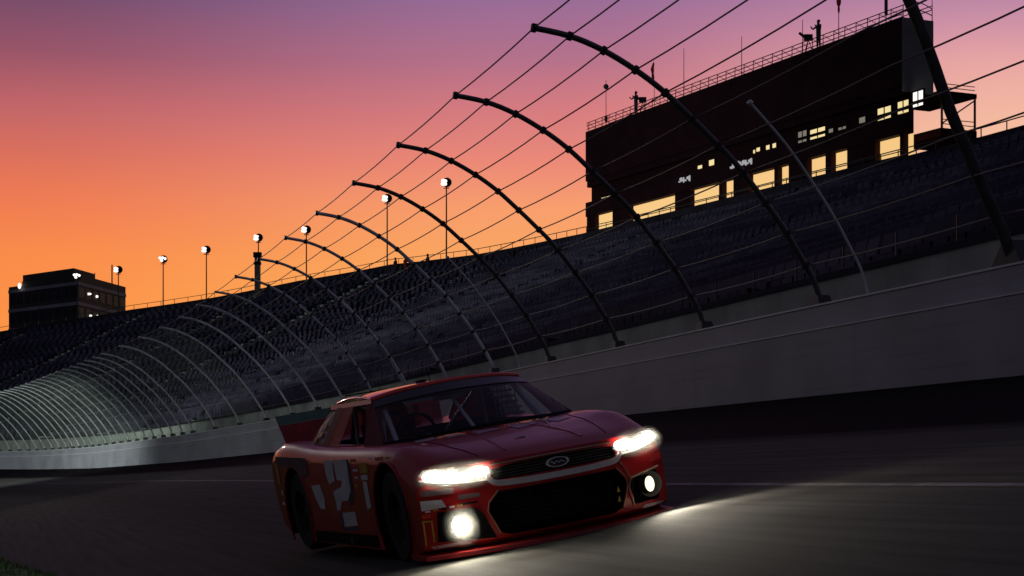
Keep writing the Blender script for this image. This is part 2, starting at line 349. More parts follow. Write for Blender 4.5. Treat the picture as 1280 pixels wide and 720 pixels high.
for s in posts:
    near = abs(s - 2.4) < .3
    r = .052 if s < 72 else .042
    if near: r = .075
    if s < 72 and not near: r = .044
    FQ = catmull([(-.04, 0), (.10, .35), (.29, .70), (.83, 1.74), (1.12, 2.41), (1.48, 3.16), (1.9, 3.8), (2.5, 4.3), (3.2, 4.6)], 4) if near else FP
    b = MB(); b.tube([FPt(s, l, h) for l, h in FQ], r, 10 if s < 30 else 6)
    po = b.build('post', M['steel_dark'] if near else M['steel'] if s < 24 else M['steel_lit'], cf, 60)  # near posts dark as silhouettes, far ones in the floodlit copy
    if near: po['label'] = 'thick dark post nearest the camera with a broad foot bracket'
    if s < 44 and not near:
        for u in NODES:
            b = MB()
            l, h = fp(u); l2, h2 = fp(min(u + .05, arc[-1])); l1, h1 = fp(max(u - .05, 0))
            c = FPt(s, l, h); d = (FPt(s, l2, h2) - FPt(s, l1, h1)).normalized(); x, y, t = fr(s); tn = Vector((-math.sin(t), math.cos(t), 0)); nn = d.cross(tn)
            Mx = Matrix((d, tn, nn)).transposed()
            b.box(c, (.075, .085, r * 2 + .026), Mx); b.box(c, (.04, .18, .03), Mx)
            b.build('cable_clamp', M['steel_dark'], po)
    b = MB(); x, y, t = fr(s); tn = Vector((-math.sin(t), math.cos(t), 0)); c = FPt(s, -.04, .0); out = Vector((math.cos(t), math.sin(t), 0)); w = .34 if near else .17
    b.hexa([c - tn * w - out * .12, c + tn * w - out * .12, c + tn * w + out * .12, c - tn * w + out * .12], [c - tn * .09 - out * .1 + Vector((0, 0, w * .9)), c + tn * .09 - out * .1 + Vector((0, 0, w * .9)), c + tn * .09 + out * .1 + Vector((0, 0, w * .9)), c - tn * .09 + out * .1 + Vector((0, 0, w * .9))])
    b.build('post_foot', M['steel_dark'], po)
for k, u in enumerate(NODES):
    l, h = fp(u); b = MB(); pts = []
    for i in range(len(posts) - 1):
        if posts[i] > 110: break
        a = FPt(posts[i], l, h); c = FPt(posts[i+1], l, h)
        for j in range(4):
            t = j / 4; pts.append(a.lerp(c, t) + Vector((0, 0, -.03 * 4 * t * (1 - t))))
    b.tube(pts, .0125, 5); b.build('cable', M['cable'], cf, 60)
for s, u1 in ((6.3, 3.35), (24.5, 3.3), (36.6, 3.5)):       # shorter posts between the tall ones, floodlit brightness put into their colour
    b = MB(); b.tube([FPt(s, fp(u)[0] * .9 - .05, fp(u)[1]) for u in [u1 * i / 16 for i in range(17)]], .021, 8)
    l, h = fp(u1); b.ell(FPt(s, l * .9 - .05, h), (.045, .045, .045), n=8, m=6)
    b.build('short_post', mat('lit_bare_steel', (.8, .82, .78), .35, .3), cf, 60)['label'] = 'short post in a floodlit pale colour with a round tip'
# wire netting in the far bays, where it shows
b = MB(); b.uv = []; us = [arc[-1] * i / 12 for i in range(13)]; ns = 0
sv = [60 + 2.3 * i for i in range(49)]
for s in sv:
    for u in us: l, h = fp(u); b.v.append(tuple(FPt(s, l + .05, h))); b.uv.append((s, u))
for i in range(len(sv) - 1):
    for j in range(12): b.f.append((i * 13 + j, i * 13 + j + 1, (i + 1) * 13 + j + 1, (i + 1) * 13 + j))
b.build('wire_netting', M['net'], cf, 60)

# ------------------------------------------------------------------ grandstand
gs = empty('grandstand', P(60, -5, 0), 'huge dark grandstand of empty stepped seating rows rising behind the fence', 'grandstand')
GL = gs.location
OFF0, OFF1, NR = 3.6, 37.0, 42
ZS = [-60, 40, 60, 80, 100, 120, 130, 140, 150, 160, 170, 180, 290]; ZZ = [16.6, 17.2, 17.6, 18.0, 18.5, 19.3, 20.0, 19.8, 19.1, 18.6, 17.7, 16.6, 16.6]
def ZTP(s): return interp(s, ZS, ZZ)
def Z0(s): return ztop(s) + .98
def rowqz(s, r):
    f = r / NR; return -(OFF0 + (OFF1 - OFF0) * f), Z0(s) + .1 + (ZTP(s) - 1.0 - Z0(s)) * (f ** 1.06)
b = MB(); b.uv = []; n = 150; k = 2 * NR + 1
for i in range(n + 1):
    s = -40 + 320 * i / n
    for r in range(NR):
        q, z = rowqz(s, r); q2, _ = rowqz(s, r + 1)
        for qq in (q, q2 + .001): b.v.append(tuple(P(s, qq, z) - GL)); b.uv.append((s, qq))
    q, z = rowqz(s, NR); b.v.append(tuple(P(s, q, z) - GL)); b.uv.append((s, q))
for i in range(n):
    for j in range(k - 1): b.f.append((i * k + j, i * k + j + 1, (i + 1) * k + j + 1, (i + 1) * k + j))
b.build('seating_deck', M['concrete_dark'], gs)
def gpart(name, prof, m, s0=-30, s1=280, step=2):        # prof(s) -> ring of (q, z)
    b = MB(); n = int((s1 - s0) / step)
    for i in range(n + 1):
        s = s0 + (s1 - s0) * i / n; pr = prof(s); k = len(pr)
        for q, z in pr: b.v.append(tuple(P(s, q, z) - GL))
    for i in range(n):
        for j in range(k): b.f.append((i * k + j, i * k + (j + 1) % k, (i + 1) * k + (j + 1) % k, (i + 1) * k + j))
    return b.build(name, m, gs)
gpart('retaining_wall', lambda s: [(-2.6, -2.4), (-2.6, Z0(s) - .02), (-2.9, Z0(s) - .02), (-2.9, -2.4)], M['concrete'])
gpart('coping_shadow_line', lambda s: [(-2.55, Z0(s) - .018), (-2.55, Z0(s) + .09), (-2.95, Z0(s) + .09), (-2.95, Z0(s) - .018)], M['concrete_dark'])  # dark colour paints the shadow line above the wall
gpart('service_walkway', lambda s: [(-.37, ztop(s) - .35), (-.37, ztop(s) - .2), (-2.58, ztop(s) - .2), (-2.58, ztop(s) - .35)], M['concrete'])
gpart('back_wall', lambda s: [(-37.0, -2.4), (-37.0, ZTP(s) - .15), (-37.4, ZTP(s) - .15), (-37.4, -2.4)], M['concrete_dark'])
gpart('top_rail', lambda s: [(-37.1, ZTP(s) + .30), (-37.1, ZTP(s) + .35), (-37.15, ZTP(s) + .35), (-37.15, ZTP(s) + .30)], M['steel_dark'])
def uprights(q, zf, s0, s1, st, h, w):
    ss_ = []; s = s0
    while s < s1: ss_.append(s); s += st
    ss_.sort(key=lambda v: abs(v - 60)) if q < -10 else None
    for v in ss_[:95]:
        b = MB(); b.box(P(v, q, zf(v)) - GL, (w, w, h)); b.build('rail_upright', M['steel_dark'], gs)
    if ss_[95:]:
        b = MB()
        for v in ss_[95:]: b.box(P(v, q, zf(v)) - GL, (w, w, h))
        b.build('rail_upright', M['steel_dark'], gs)['kind'] = 'stuff'
uprights(-37.15, lambda v: ZTP(v) + .07, -10, 230, 1.6, .5, .05)
uprights(-2.75, lambda v: Z0(v) + .3, 0, 120, 2., .5, .035)
# aisle stairs
for sa in range(-10, 270, 14):
    b = MB()
    for r in range(NR):
        q, z = rowqz(sa, r); t = fr(sa)[2]
        b.box(P(sa, q - .35, z + .1) - GL, (.7, 1.0, .2), Matrix.Rotation(t, 3, 'Z'))
    b.build('aisle_stair', M['concrete'], gs)
# seats: individual seats close by, everything else as one part
def seatgeo(b, s, r):
    q, z = rowqz(s, r); q += -.28; x, y, t = fr(s); o = Vector((math.cos(t), math.sin(t), 0)); tn = Vector((-math.sin(t), math.cos(t), 0))
    p = P(s, q, z) - GL; w = .25
    sz = .40; up = Vector((0, 0, 1)); n0 = len(b.v)
    a0 = p - o * .20 + up * sz; a1 = p + o * .22 + up * (sz - .03); a2 = p + o * .34 + up * .86
    b.add([a0 - tn * w, a0 + tn * w, a1 + tn * w, a1 - tn * w, a2 + tn * w * .9, a2 - tn * w * .9, a0 - tn * w - up * .22, a0 + tn * w - up * .22],
          [(0, 1, 2, 3), (3, 2, 4, 5), (6, 7, 1, 0)])
    b.uv += [(s, q)] * 8
spots = []
for r in range(NR):
    s = -4. + random.random()
    while s < 205:
        ph = (s + 10) % 14
        if .6 < ph < 13.4: spots.append((s, r))
        s += (.56 if s < 110 else .8) * random.uniform(.92, 1.1)
        if random.random() < .012: s += random.uniform(.5, 1.5)
def camd(sp):
    q, z = rowqz(sp[0], sp[1]); p = P(sp[0], q, z); u = 640 + 2200 * p.x / max(p.y, 1)
    return p.length + (1000 if u > 1290 or p.y < 5 or (600 - 2200 * p.z / max(p.y, 1)) < 0 else 0)
spots.sort(key=camd)
for sp in spots[:100]:
    b = MB(); b.uv = []; seatgeo(b, *sp); b.build('seat', M['seat'], gs)
b = MB(); b.uv = []
for sp in spots[100:]: seatgeo(b, *sp)
o = b.build('seat', M['seat'], gs); o['kind'] = 'stuff'
# small equipment box / sign on the retaining wall near the camera
sg = empty('wall_sign', P(.6, -2.58, ztop(.6) + .45), 'small pale notice panel on the retaining wall beside the thick fence post', 'sign')
b = MB(); t = fr(.6)[2]; Mr = Matrix.Rotation(t, 3, 'Z'); b.box((0, 0, 0), (.04, .62, .34), Mr); b.build('panel', M['concrete'], sg)
b = MB()
for dy_, dz_, w_, h_ in ((-.08, .04, .06, .1), (.0, .05, .05, .12), (.09, .03, .06, .1), (.02, -.06, .2, .04)): b.box(Mr @ Vector((-.025, dy_, dz_)), (.01, w_, h_), Mr)
b.build('marks', M['black'], sg)

# ------------------------------------------------------------------ people (small, on the stand and roof)
def skin_mesh(name, V, E, Rad, m, parent=None, sub=1):
    me = bpy.data.meshes.new(name + '_skel'); me.from_pydata(V, E, []); o = bpy.data.objects.new('tmp', me); col.objects.link(o)
    md = o.modifiers.new('s', 'SKIN')
    for i, r in enumerate(Rad): me.skin_vertices[0].data[i].radius = (r, r)
    me.skin_vertices[0].data[0].use_root = True
    ss = o.modifiers.new('u', 'SUBSURF'); ss.levels = sub; ss.render_levels = sub
    dg = bpy.context.evaluated_depsgraph_get(); me2 = bpy.data.meshes.new_from_object(o.evaluated_get(dg))
    bpy.data.objects.remove(o); me2.name = name; me2.materials.clear(); me2.materials.append(m)
    for p in me2.polygons: p.use_smooth = True
    q = bpy.data.objects.new(name, me2); col.objects.link(q)
    if parent: q.parent = parent
    return q
def person(loc, rz, label, m, pose=0, group=None):
    arm = [(-.2, 0, 1.42), (-.27, .02, 1.15), (-.24, -.14, .98)] if pose == 0 else [(-.2, 0, 1.42), (-.34, -.18, 1.25), (-.20, -.42, 1.38)]
    arm2 = [(-a[0], a[1], a[2]) for a in arm]
    V = [(0, 0, .95), (0, 0, 1.15), (0, 0, 1.40), (0, -.01, 1.52), (0, -.02, 1.64), (0, -.02, 1.74)] + arm + arm2 + [(-.1, 0, .88), (-.12, 0, .48), (-.13, .02, .08), (-.13, -.14, .04), (.1, 0, .88), (.12, 0, .48), (.13, .02, .08), (.13, -.14, .04)]
    E = [(0, 1), (1, 2), (2, 3), (3, 4), (4, 5), (2, 6), (6, 7), (7, 8), (2, 9), (9, 10), (10, 11), (0, 12), (12, 13), (13, 14), (14, 15), (0, 16), (16, 17), (17, 18), (18, 19)]
    Rd = [.15, .13, .16, .06, .10, .07, .07, .05, .04, .07, .05, .04, .10, .07, .05, .04, .10, .07, .05, .04]
    o = skin_mesh('person', V, E, Rd, m); o.location = loc; o.rotation_euler.z = rz
    tag(o, label, 'person', group)
    h = MB(); h.ell((0, .01, 1.70), (.10, .11, .09), n=10, m=6); h.build('hair', M['black'], o, 60)
    return o
for s_, d, lb, mm, pz in ((129.0, 0, 'spectator in dark clothes standing on the top row, left of the tallest lamp poles', M['cloth'], 0),
                     (127.9, 0, 'spectator in a red top with raised arms standing on the top row', M['cloth_red'], 1),
                     (125.3, 0, 'lone spectator in dark clothes on the top row beside a floodlight pole', M['cloth'], 0)):
    q, z = rowqz(s_, NR - 1); person(P(s_, q - .4, z - .12), fr(s_)[2] - PI / 2 + PI, lb, mm, pz)

# ------------------------------------------------------------------ press box on top of the stand
sN, sF = 64.4, 103.0
PBN, PBF = P(sN, -37.5, 0), P(sF, -37.5, 0)
# fixed by its corner bearings as surveyed from the stand
PBN = Vector((.2214 * 96, 96, 0)); PBF = Vector((.0418 * 131.5, 131.5, 0))
tn = (PBF - PBN).normalized(); ow = Vector((tn.y, -tn.x, 0)); LN = (PBF - PBN).length
pb = empty('press_box', PBN + Vector((0, 0, 17.8)), 'long dark press box building with open concourse and lit windows on top of the grandstand', 'press box')
def B(a, w, z):   # a 0..LN along, w outward, z height above base (near end 17.8, far end 18.5)
    return tn * a + ow * w + Vector((0, 0, z + .75 * a / LN))
def pbox(b, a0, a1, w0, w1, z0, z1):
    b.hexa([B(a0, w0, z0), B(a1, w0, z0), B(a1, w1, z0), B(a0, w1, z0)], [B(a0, w0, z1), B(a1, w0, z1), B(a1, w1, z1), B(a0, w1, z1)])
W1, W2 = 2.1, 4.6
b = MB(); pbox(b, 0, LN, 0, W1, 3.75, 7.45); b.build('cladding_panel', M['panel'], pb)
b = MB(); pbox(b, -.03, -.001, .02, W1, 3.4, 7.45); b.build('end_panel', M['panel_lit_end'], pb)['label'] = 'end panel painted a lit grey'
b = MB(); pbox(b, 0, LN, .12, W1, 3.3, 3.747); b.build('window_floor_beam', M['panel'], pb)
b = MB(); pbox(b, -.0, LN, .0, .8, 1.1, 2.15); b.build('concourse_ceiling', M['panel'], pb)
b = MB(); pbox(b, -.0, LN, -.3, W1, -.6, -.15); b.build('floor_slab', M['concrete_dark'], pb)
# concourse: columns and solid bays between openings backed by panes glowing like sky, from the image bearings of the openings
def a_of(px):      # bearing -> distance along the front
    u = (px - 640) / 2200
    return (u * PBN.y - PBN.x) / (tn.x - u * tn.y)
opens = [(742, 764), (785, 842), (861, 897), (901, 915), (934, 966), (970, 984), (1007, 1030), (1037, 1057), (1092, 1130), (1134, 1147)]
edges = [0.0]
for u0, u1 in reversed(opens): edges += [max(.3, a_of(u1)), max(.9, a_of(u0))]
edges.append(LN)
for i in range(0, len(edges), 2):
    if edges[i+1] - edges[i] > .05:
        b = MB(); pbox(b, edges[i], edges[i+1], .1, .45, -.15, 1.097); b.build('column' if edges[i+1] - edges[i] < .9 else 'concourse_wall', M['panel'], pb)
for u0, u1 in opens:
    a1, a0 = max(.35, a_of(u1)), a_of(u0); b = MB(); pbox(b, a1 - .1, a0 + .1, .46, .50, -.14, 1.09); b.build('sky_glow_bay', M['sky_glow'], pb)  # glowing panes added behind the openings in place of sky light
b = MB(); pbox(b, 0, LN, .02, .06, .12, .17); b.build('concourse_rail', M['steel_dark'], pb)
# window storey: frame band with individual windows
b = MB(); pbox(b, 0, LN, .5, .8, 2.15, 3.3); b.build('window_band', M['panel'], pb)
wins = [(1133, 1146, 'win_white', 2.5, 3.28), (1114, 1128, 'win_lit', 2.35, 3.0), (1089, 1106, 'win_lit', 2.3, 2.95), (1066, 1074, 'win_dim', 2.45, 2.75), (1040, 1050, 'win_dim', 2.4, 2.7), (1028, 1034, 'win_dim', 2.4, 2.6),
        (1005, 1024, 'win_lit', 2.3, 2.85), (990, 1001, 'win_dim', 2.3, 2.95), (958, 963, 'win_lit', 2.45, 2.7), (950, 955, 'win_lit', 2.45, 2.7), (938, 943, 'win_lit', 2.5, 2.72), (934, 937, 'win_lit', 2.45, 2.65),
        (879, 886, 'win_lit', 2.45, 2.8), (865, 871, 'win_lit', 2.45, 2.65), (745, 757, 'win_lit', 2.2, 2.5)]
for u0, u1, mm, z0, z1 in wins:
    a1, a0 = a_of(u0), a_of(u1)
    b = MB(); pbox(b, a0, a1, .44, .5, z0, z1); w = b.build('window', M[mm], pb)
    b = MB(); pbox(b, a0 - .08, a0, .40, .5, z0 - .08, z1 + .08); pbox(b, a1, a1 + .08, .40, .5, z0 - .08, z1 + .08); pbox(b, a0 - .08, a1 + .08, .395, .5, z1 + .003, z1 + .08)
    if a1 - a0 > .8: pbox(b, (a0 + a1) / 2 - .03, (a0 + a1) / 2 + .03, .40, .437, z0, z1); pbox(b, a0, a1, .40, .436, z0 + .12, z0 + .3)
    b.build('frame', M['panel'], w)
# small blurred lit signs on the fascia
for u0, u1, z0 in ((849, 864, 1.62), (914, 941, 1.62)):
    a1, a0 = a_of(u0), a_of(u1); b = MB(); n = max(3, int((u1 - u0) / 4)); w = (a1 - a0) / n
    for i in range(n * 2):
        b.ell(B(a0 + (i + .5) * w / 2, -.03, z0 + .22 + .07 * math.sin(i * 2.1)), (.13 + .05 * math.sin(i * 3.7), .03, .13 + .08 * math.cos(i * 1.9)), n=8, m=5)
    b.build('lit_sign', M['sign_lit'], pb)
# roof railing (double rail with slanted braces)
b = MB()
for z in (7.65, 7.9, 8.12): b.tube([B(0, .1, z), B(LN, .1, z)], .03, 4)
for z in (7.9, 8.12): b.tube([B(0, W1 - .1, z + .15), B(LN, W1 - .1, z + .15)], .03, 4)
a = 0.
while a < LN:
    b.tube([B(a, .1, 7.45), B(a, .1, 8.12)], .025, 4); b.tube([B(a, .1, 7.5), B(min(LN, a + 1.1), .1, 8.1)], .018, 4); a += 1.1
arch = [B(-.0, .1 + (W1 - .2) * i / 8, 8.12 + .25 * math.sin(PI * i / 8)) for i in range(9)]; b.tube(arch, .03, 4)
arch = [B(-.0, .1 + (W1 - .2) * i / 8, 7.75 + .2 * math.sin(PI * i / 8)) for i in range(9)]; b.tube(arch, .03, 4)
b.build('roof_railing', M['steel_dark'], pb)
# masts and antennas
for px_, top, base in ((753, 112, 165), (850, 68, 125), (922, 60, 105), (998, 32, 70), (1043, 5, 55), (1102, -5, 30), (1168, -8, 20)):
    a = a_of(px_) if px_ < 1160 else 0.02; w = .3 if px_ < 1160 else W1 - .05
    D = (PBN + tn * a).y; h = (base - top) / 2200 * D + .35
    b = MB(); b.tube([B(a, w, 7.4), B(a, w, 7.4 + h)], [.03, .018], 5)
    if px_ == 753: b.ell(B(a, w, 7.4 + h - .5), (.2, .2, .2), n=8, m=6); b.box(B(a, w, 8.0), (.22, .22, .4))
    if px_ == 1102: b.box(B(a, w, 7.4 + h * .62), (.16, .16, 1.1))
    an = b.build('antenna', M['steel_dark'], pb)
    if px_ == 1043:
        f = MB(); c = B(a, w, 7.4 + h - .25)
        f.ell(c, (.14, .14, .32), n=10, m=8); f.ell(c - Vector((0, 0, .45)), (.07, .07, .28), n=8, m=6); f.build('furled_flag', M['flag'], an, 60)
b = MB(); a = a_of(813); c = B(a, .2, 7.4 + 2.6); b.tube([B(a - .25, .2, 7.4), B(a - .1, .2, 10.7)], .02, 5); an = b.build('flag_pole', M['steel_dark'], pb)
f = MB(); f.tube([B(a - .1, .2, 10.6), B(a + .12, .2, 10.2), B(a, .2, 9.6), B(a - .05, .2, 9.2)], [.07, .13, .12, .04], 6); f.build('limp_flag', M['flag'], an, 60)
# floodlight lamp box & speaker clusters on the roof
for px_ in (797, 1003):
    a = a_of(px_); c = B(a, .4, 7.45) + pb.location
    tr = empty('camera_tripod', c, 'roof camera on a tripod %s' % ('at the far left end of the press box roof' if px_ < 900 else 'halfway along the press box roof under a thin mast'), 'camera')
    b = MB(); b.box((0, 0, 1.35), (.7, .5, .45)); b.tube([(-.3, 0, 1.4), (-.75, 0, 1.75)], .12, 8); b.build('camera_body', M['gloss_black'], tr)
    tr.scale = (.72,) * 3
    for q in range(3):
        b = MB(); b.tube([(0, 0, 1.15), (.5 * math.cos(q * 2.1), .5 * math.sin(q * 2.1), 0)], .035, 5); b.build('leg', M['steel_dark'], tr)
    person(c + tn * (1.0 if px_ < 900 else -1.1), math.atan2(tn.y, tn.x) + PI, 'camera operator in dark clothes %s' % ('at the far left end of the press box roof' if px_ < 900 else 'halfway along the press box roof'), M['cloth'], 1)
# balcony at the near end
b = MB()
pbox(b, -.6, 3.6, W1 + .05, W2, 3.3, 3.55); b.build('balcony_roof', M['panel'], pb)
b = MB(); pbox(b, -.6, 3.6, W1 + .05, W2, 1.05, 1.5); b.build('balcony_floor', M['panel'], pb)
b = MB()
for w in (W1 + .2, W2 - .06):
    b.tube([B(-.5, w, 3.55), B(-.5, w, 1.4)], .07, 5)
b.tube([B(-.5, W2 - .45, 1.3), B(-.5, W2 - .45, -1.3)], .13, 6)
for z in (1.75, 2.0, 3.75, 3.95): b.tube([B(-.5, W1 + .2, z), B(-.5, W2 - .06, z)], .025, 4)
b.tube([B(-.5, W1 + .2, 1.75), B(-.5, W2 - .06, 3.2)], .04, 4)
b.build('balcony_frame', M['steel_dark'], pb)

# ------------------------------------------------------------------ floodlight poles behind the stand
desc = {558: 'rightmost and tallest floodlight pole, seen beneath the second curved post', 484: 'floodlight pole whose lamp touches a curved fence post, second from the right',
        383: 'floodlight pole crossed by the fence cables, right of the dark loudspeaker pylon', 323: 'floodlight pole standing straight above the dark pylon',
        258: 'floodlight pole with a half-shaded round lamp, between the pylon and the brightest lamp', 204: 'floodlight pole with a double bright lamp, nearest right of the office block',
        148: 'short floodlight lamp above the right end of the office block roof', 97: 'brightest floodlight lamp in front of the office block'}
for px_, py_, s_ in ((558, 228, 123.2), (484, 248, 130.1), (383, 287, 138.5), (323, 297, 144), (258, 312, 150.6), (204, 324, 155.8), (148, 337, 161), (97, 345, 165.8)):
    base = P(s_, -39.5, -2.3); D = base.y; x = (px_ - 640) / 2200 * D; z = (600 - py_) / 2200 * D
    t = empty('floodlight_pole', (x, D, -2.3), desc[px_], 'floodlight', 'floodlight poles along the back of the grandstand')
    H = z + 2.3
    b = MB(); b.tube([(0, 0, 0), (0, 0, H)], [.12, .055], 8); b.build('pole', M['steel_dark'], t)
    b = MB(); b.ell((.05, 0, H), (.42, .42, .42), n=16, m=10)
    hd = b.build('lamp_housing', M['black'], t, 60)
    pts = [(-.28, -.26, .12), (-.08, -.40, .05), (-.32, -.2, -.16), (-.1, -.36, -.2)] if px_ not in (97, 204) else [(-.3, -.26, .1), (0, -.42, .1), (.25, -.34, .02), (-.1, -.38, -.18)]
    for c in pts:
        b = MB(); b.ell((c[0], c[1], H + c[2]), (.17, .08, .15), n=12, m=6); b.build('lamp', M['flood'], hd, 60)
    b = MB(); b.box((0, 0, H - .5), (.5, .1, .08)); b.build('crossarm', M['steel_dark'], t)
# pylon
base = P(143.6, -38.2, 0); D = base.y; x = (322 - 640) / 2200 * D
t = empty('loudspeaker_pylon', (x, D, 18), 'short dark loudspeaker pylon on the grandstand rim', 'pylon')
b = MB(); b.box((0, 0, 2.4), (.55, .55, 4.2)); b.box((0, 0, .6), (.9, .8, .5)); b.build('column', M['steel_dark'], t)
b = MB(); b.box((0, -.05, 4.75), (.8, .6, .5)); b.box((0, -.05, 3.9), (.68, .62, .3)); b.build('speaker_cabinet', M['black'], t)
b = MB(); b.tube([(.27, -.3, .1), (.9, -.3, 0), (.9, -.3, -2)], .04, 4); b.build('cable_conduit', M['steel_dark'], t)

# ------------------------------------------------------------------ office block far behind
OD = 300.
ob = empty('office_block', (-86 + 12, OD, -2.4), 'dark multi-storey office block with a few lit windows behind the far grandstand', 'building')
def opt(px_, D, z): return Vector(((px_ - 640) / 2200 * D, D, z)) - ob.location
A_, C_, B_ = opt(11, 306, 0), opt(97, 292, 0), opt(157, 312, 0)
def prism(b, pts, z0, z1):
    lo = [Vector((p.x, p.y, z0)) for p in pts]; hi = [Vector((p.x, p.y, z1)) for p in pts]; n = len(pts)
    b.add(lo + hi, [tuple(range(n))[::-1], tuple(range(n, 2 * n))] + [(i, (i + 1) % n, n + (i + 1) % n, n + i) for i in range(n)])
D_ = A_ + (B_ - C_); zoff = 2.4
A2 = A_.lerp(C_, .2); 
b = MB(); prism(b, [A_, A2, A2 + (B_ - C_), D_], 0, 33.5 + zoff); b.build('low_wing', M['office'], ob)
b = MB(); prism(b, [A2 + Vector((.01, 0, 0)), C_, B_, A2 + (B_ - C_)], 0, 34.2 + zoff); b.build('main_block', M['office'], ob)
b = MB(); a1 = A2.lerp(C_, .0); a2 = A2.lerp(C_, .92); iv = (B_ - C_).normalized() * 3; prism(b, [a1 + iv * .1, a2 + iv * .1, a2 + iv * 3, a1 + iv * 3], 34.2 + zoff, 35.3 + zoff); b.build('penthouse', M['office'], ob)
nl = Vector((-(C_ - A_).y, (C_ - A_).x, 0)).normalized() * -1; nr = Vector((-(B_ - C_).y, (B_ - C_).x, 0)).normalized() * -1
for fl in range(7):
    for p0, p1, nn in ((A_, C_, nl), (C_, B_, nr)):
        b = MB(); zz = 10.3 + fl * 3.35 + zoff + 2.0; e0, e1 = p0 + nn * .12, p1 + nn * .12; e0 = Vector((e0.x, e0.y, zz)); e1 = Vector((e1.x, e1.y, zz)); bk = -nn * .2; up_ = Vector((0, 0, .55))
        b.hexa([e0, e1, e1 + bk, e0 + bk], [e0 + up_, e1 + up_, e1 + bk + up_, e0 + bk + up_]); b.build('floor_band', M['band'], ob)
for fl in range(7):
    z0 = 10.3 + fl * 3.35
    for side in range(2):
        p0, p1, nn = (A_, C_, nl) if side == 0 else (C_, B_, nr)
        nw = 9 if side == 0 else 7
        for w in range(nw):
            a = p0.lerp(p1, (w + .14) / nw) + nn * .04; c = p0.lerp(p1, (w + .86) / nw) + nn * .04
            lit = side == 1 and fl in (4, 5, 6) and random.random() < .62
            b = MB(); b.add([a + Vector((0, 0, z0)), c + Vector((0, 0, z0)), c + Vector((0, 0, z0 + 1.7)), a + Vector((0, 0, z0 + 1.7))], [(0, 1, 2, 3)])
            wo = b.build('window', M['office_glass'], ob)
            if lit:
                b = MB(); cc = a.lerp(c, random.uniform(.3, .7)) + nn * .15 + Vector((0, 0, z0 + random.uniform(.6, 1.1))); b.ell(cc, (random.uniform(.25, .5), .12, random.uniform(.2, .42)), n=8, m=6); b.build('lit_lamp', M['win_white'] if random.random() < .4 else M['win_dim'], wo)
b = MB(); c = A_.lerp(C_, .2); b.ell(Vector((c.x, c.y, 33.4 + zoff)) + nl * .5, (.3, .3, .5), n=8, m=6); b.build('roof_lamp', M['flood'], ob)
b = MB(); c = C_.lerp(B_, .62) + Vector((0, 3, 0)); b.tube([(c.x, c.y, 34 + zoff), (c.x, c.y, 37.6 + zoff)], .12, 5); c = c + Vector((-3, 0, 0)); b.tube([(c.x, c.y, 34 + zoff), (c.x, c.y, 36.2 + zoff)], .07, 5); b.build('roof_antenna', M['steel_dark'], ob)

# ------------------------------------------------------------------ the race car
CARP = Vector((-.47, 14.74, 0)); fwd = Vector((.355, -.935, 0)).normalized()
lf = Vector((-fwd.y, fwd.x, 0))
def gz(v): s, q = sq_of(v.x, v.y); return surf_z(s, q)
pf, pr_, pl, prr = [CARP + d for d in (fwd * 1.45, fwd * -1.35, lf * .85, lf * -.85)]
F = (Vector((pf.x, pf.y, gz(pf))) - Vector((pr_.x, pr_.y, gz(pr_)))).normalized()
Lv = (Vector((pl.x, pl.y, gz(pl))) - Vector((prr.x, prr.y, gz(prr)))).normalized()
U = F.cross(Lv).normalized(); Lv = U.cross(F).normalized()
car = empty('race_car', (CARP.x, CARP.y, gz(CARP) + .004), 'dark red stock car with blazing headlights racing on the banked track', 'race car')
ROLL = R(-1.6)
R3 = Matrix((F, Lv, U)).transposed(); R4 = R3 @ Matrix.Rotation(ROLL, 3, 'X') @ Matrix.Rotation(R(.7), 3, 'Y'); pv = Vector((0, -.8, 0))
car.location = car.location + R3 @ pv - R4 @ pv
car.rotation_euler = R4.to_euler()
print('CARZ', gz(CARP), 'F', F, 'L', Lv)

TOPX = [-2.2, -1.9, -1.2, 0, 1.0, 1.3, 1.7, 2.1, 2.3, 2.42]; TOPZ = [.92, .95, .92, .885, .87, .86, .825, .765, .72, .672]
def body_top(x, y):
    ay = abs(y); z = interp(x, TOPX, TOPZ)
    z += .022 * math.exp(-((ay - .78) / .10) ** 2) * math.exp(-((x - 1.7) / .5) ** 2)
    z -= .018 * math.exp(-(ay / .30) ** 2) * math.exp(-((x - 1.7) / .5) ** 2) * 0 
    z += .03 * math.exp(-((ay - .80) / .13) ** 2) * math.exp(-((x + 1.5) / .5) ** 2)
    if ay > .84: z -= .12 * ((ay - .84) / .125) ** 2.2
    return z
def warp(x, y, z=None):
    ay = min(1., abs(y) / .965)
    x2 = x - .33 * ay ** 2.4 * sstep((x - 1.55) / .85)
    x2 += .14 * ay ** 3 * sstep((-x - 1.6) / .6)
    return x2
NZ = [.10, .13, .20, .30, .45, .55, .62, .672]; NX = [2.38, 2.44, 2.46, 2.47, 2.475, 2.47, 2.455, 2.42]
def nose(y, z, off=0.):
    zz = z
    x = warp(interp(zz, NZ, NX), y)
    return Vector((x + off, y * (1 + off * .3), z))
ycols = [0, .12, .24, .36, .47, .57, .65, .72, .78, .83, .87, .905, .935, .955, .965]
ycols = [-y for y in ycols[:0:-1]] + ycols
topx = [2.42, 2.36, 2.3, 2.2, 2.1, 2.0, 1.9, 1.8, 1.7, 1.6, 1.5, 1.4, 1.3, 1.2, 1.1, 1.0, .7, .4, 0, -.4, -.8, -1.1, -1.3, -1.5, -1.7, -1.9, -2.05, -2.15, -2.2]
rear = [(-2.23, .80), (-2.24, .6), (-2.2, .4), (-2.1, .26), (-1.95, .2)]
bot = [(-1.6, .12), (-.8, .10), (.5, .09), (1.5, .09), (2.2, .09)]
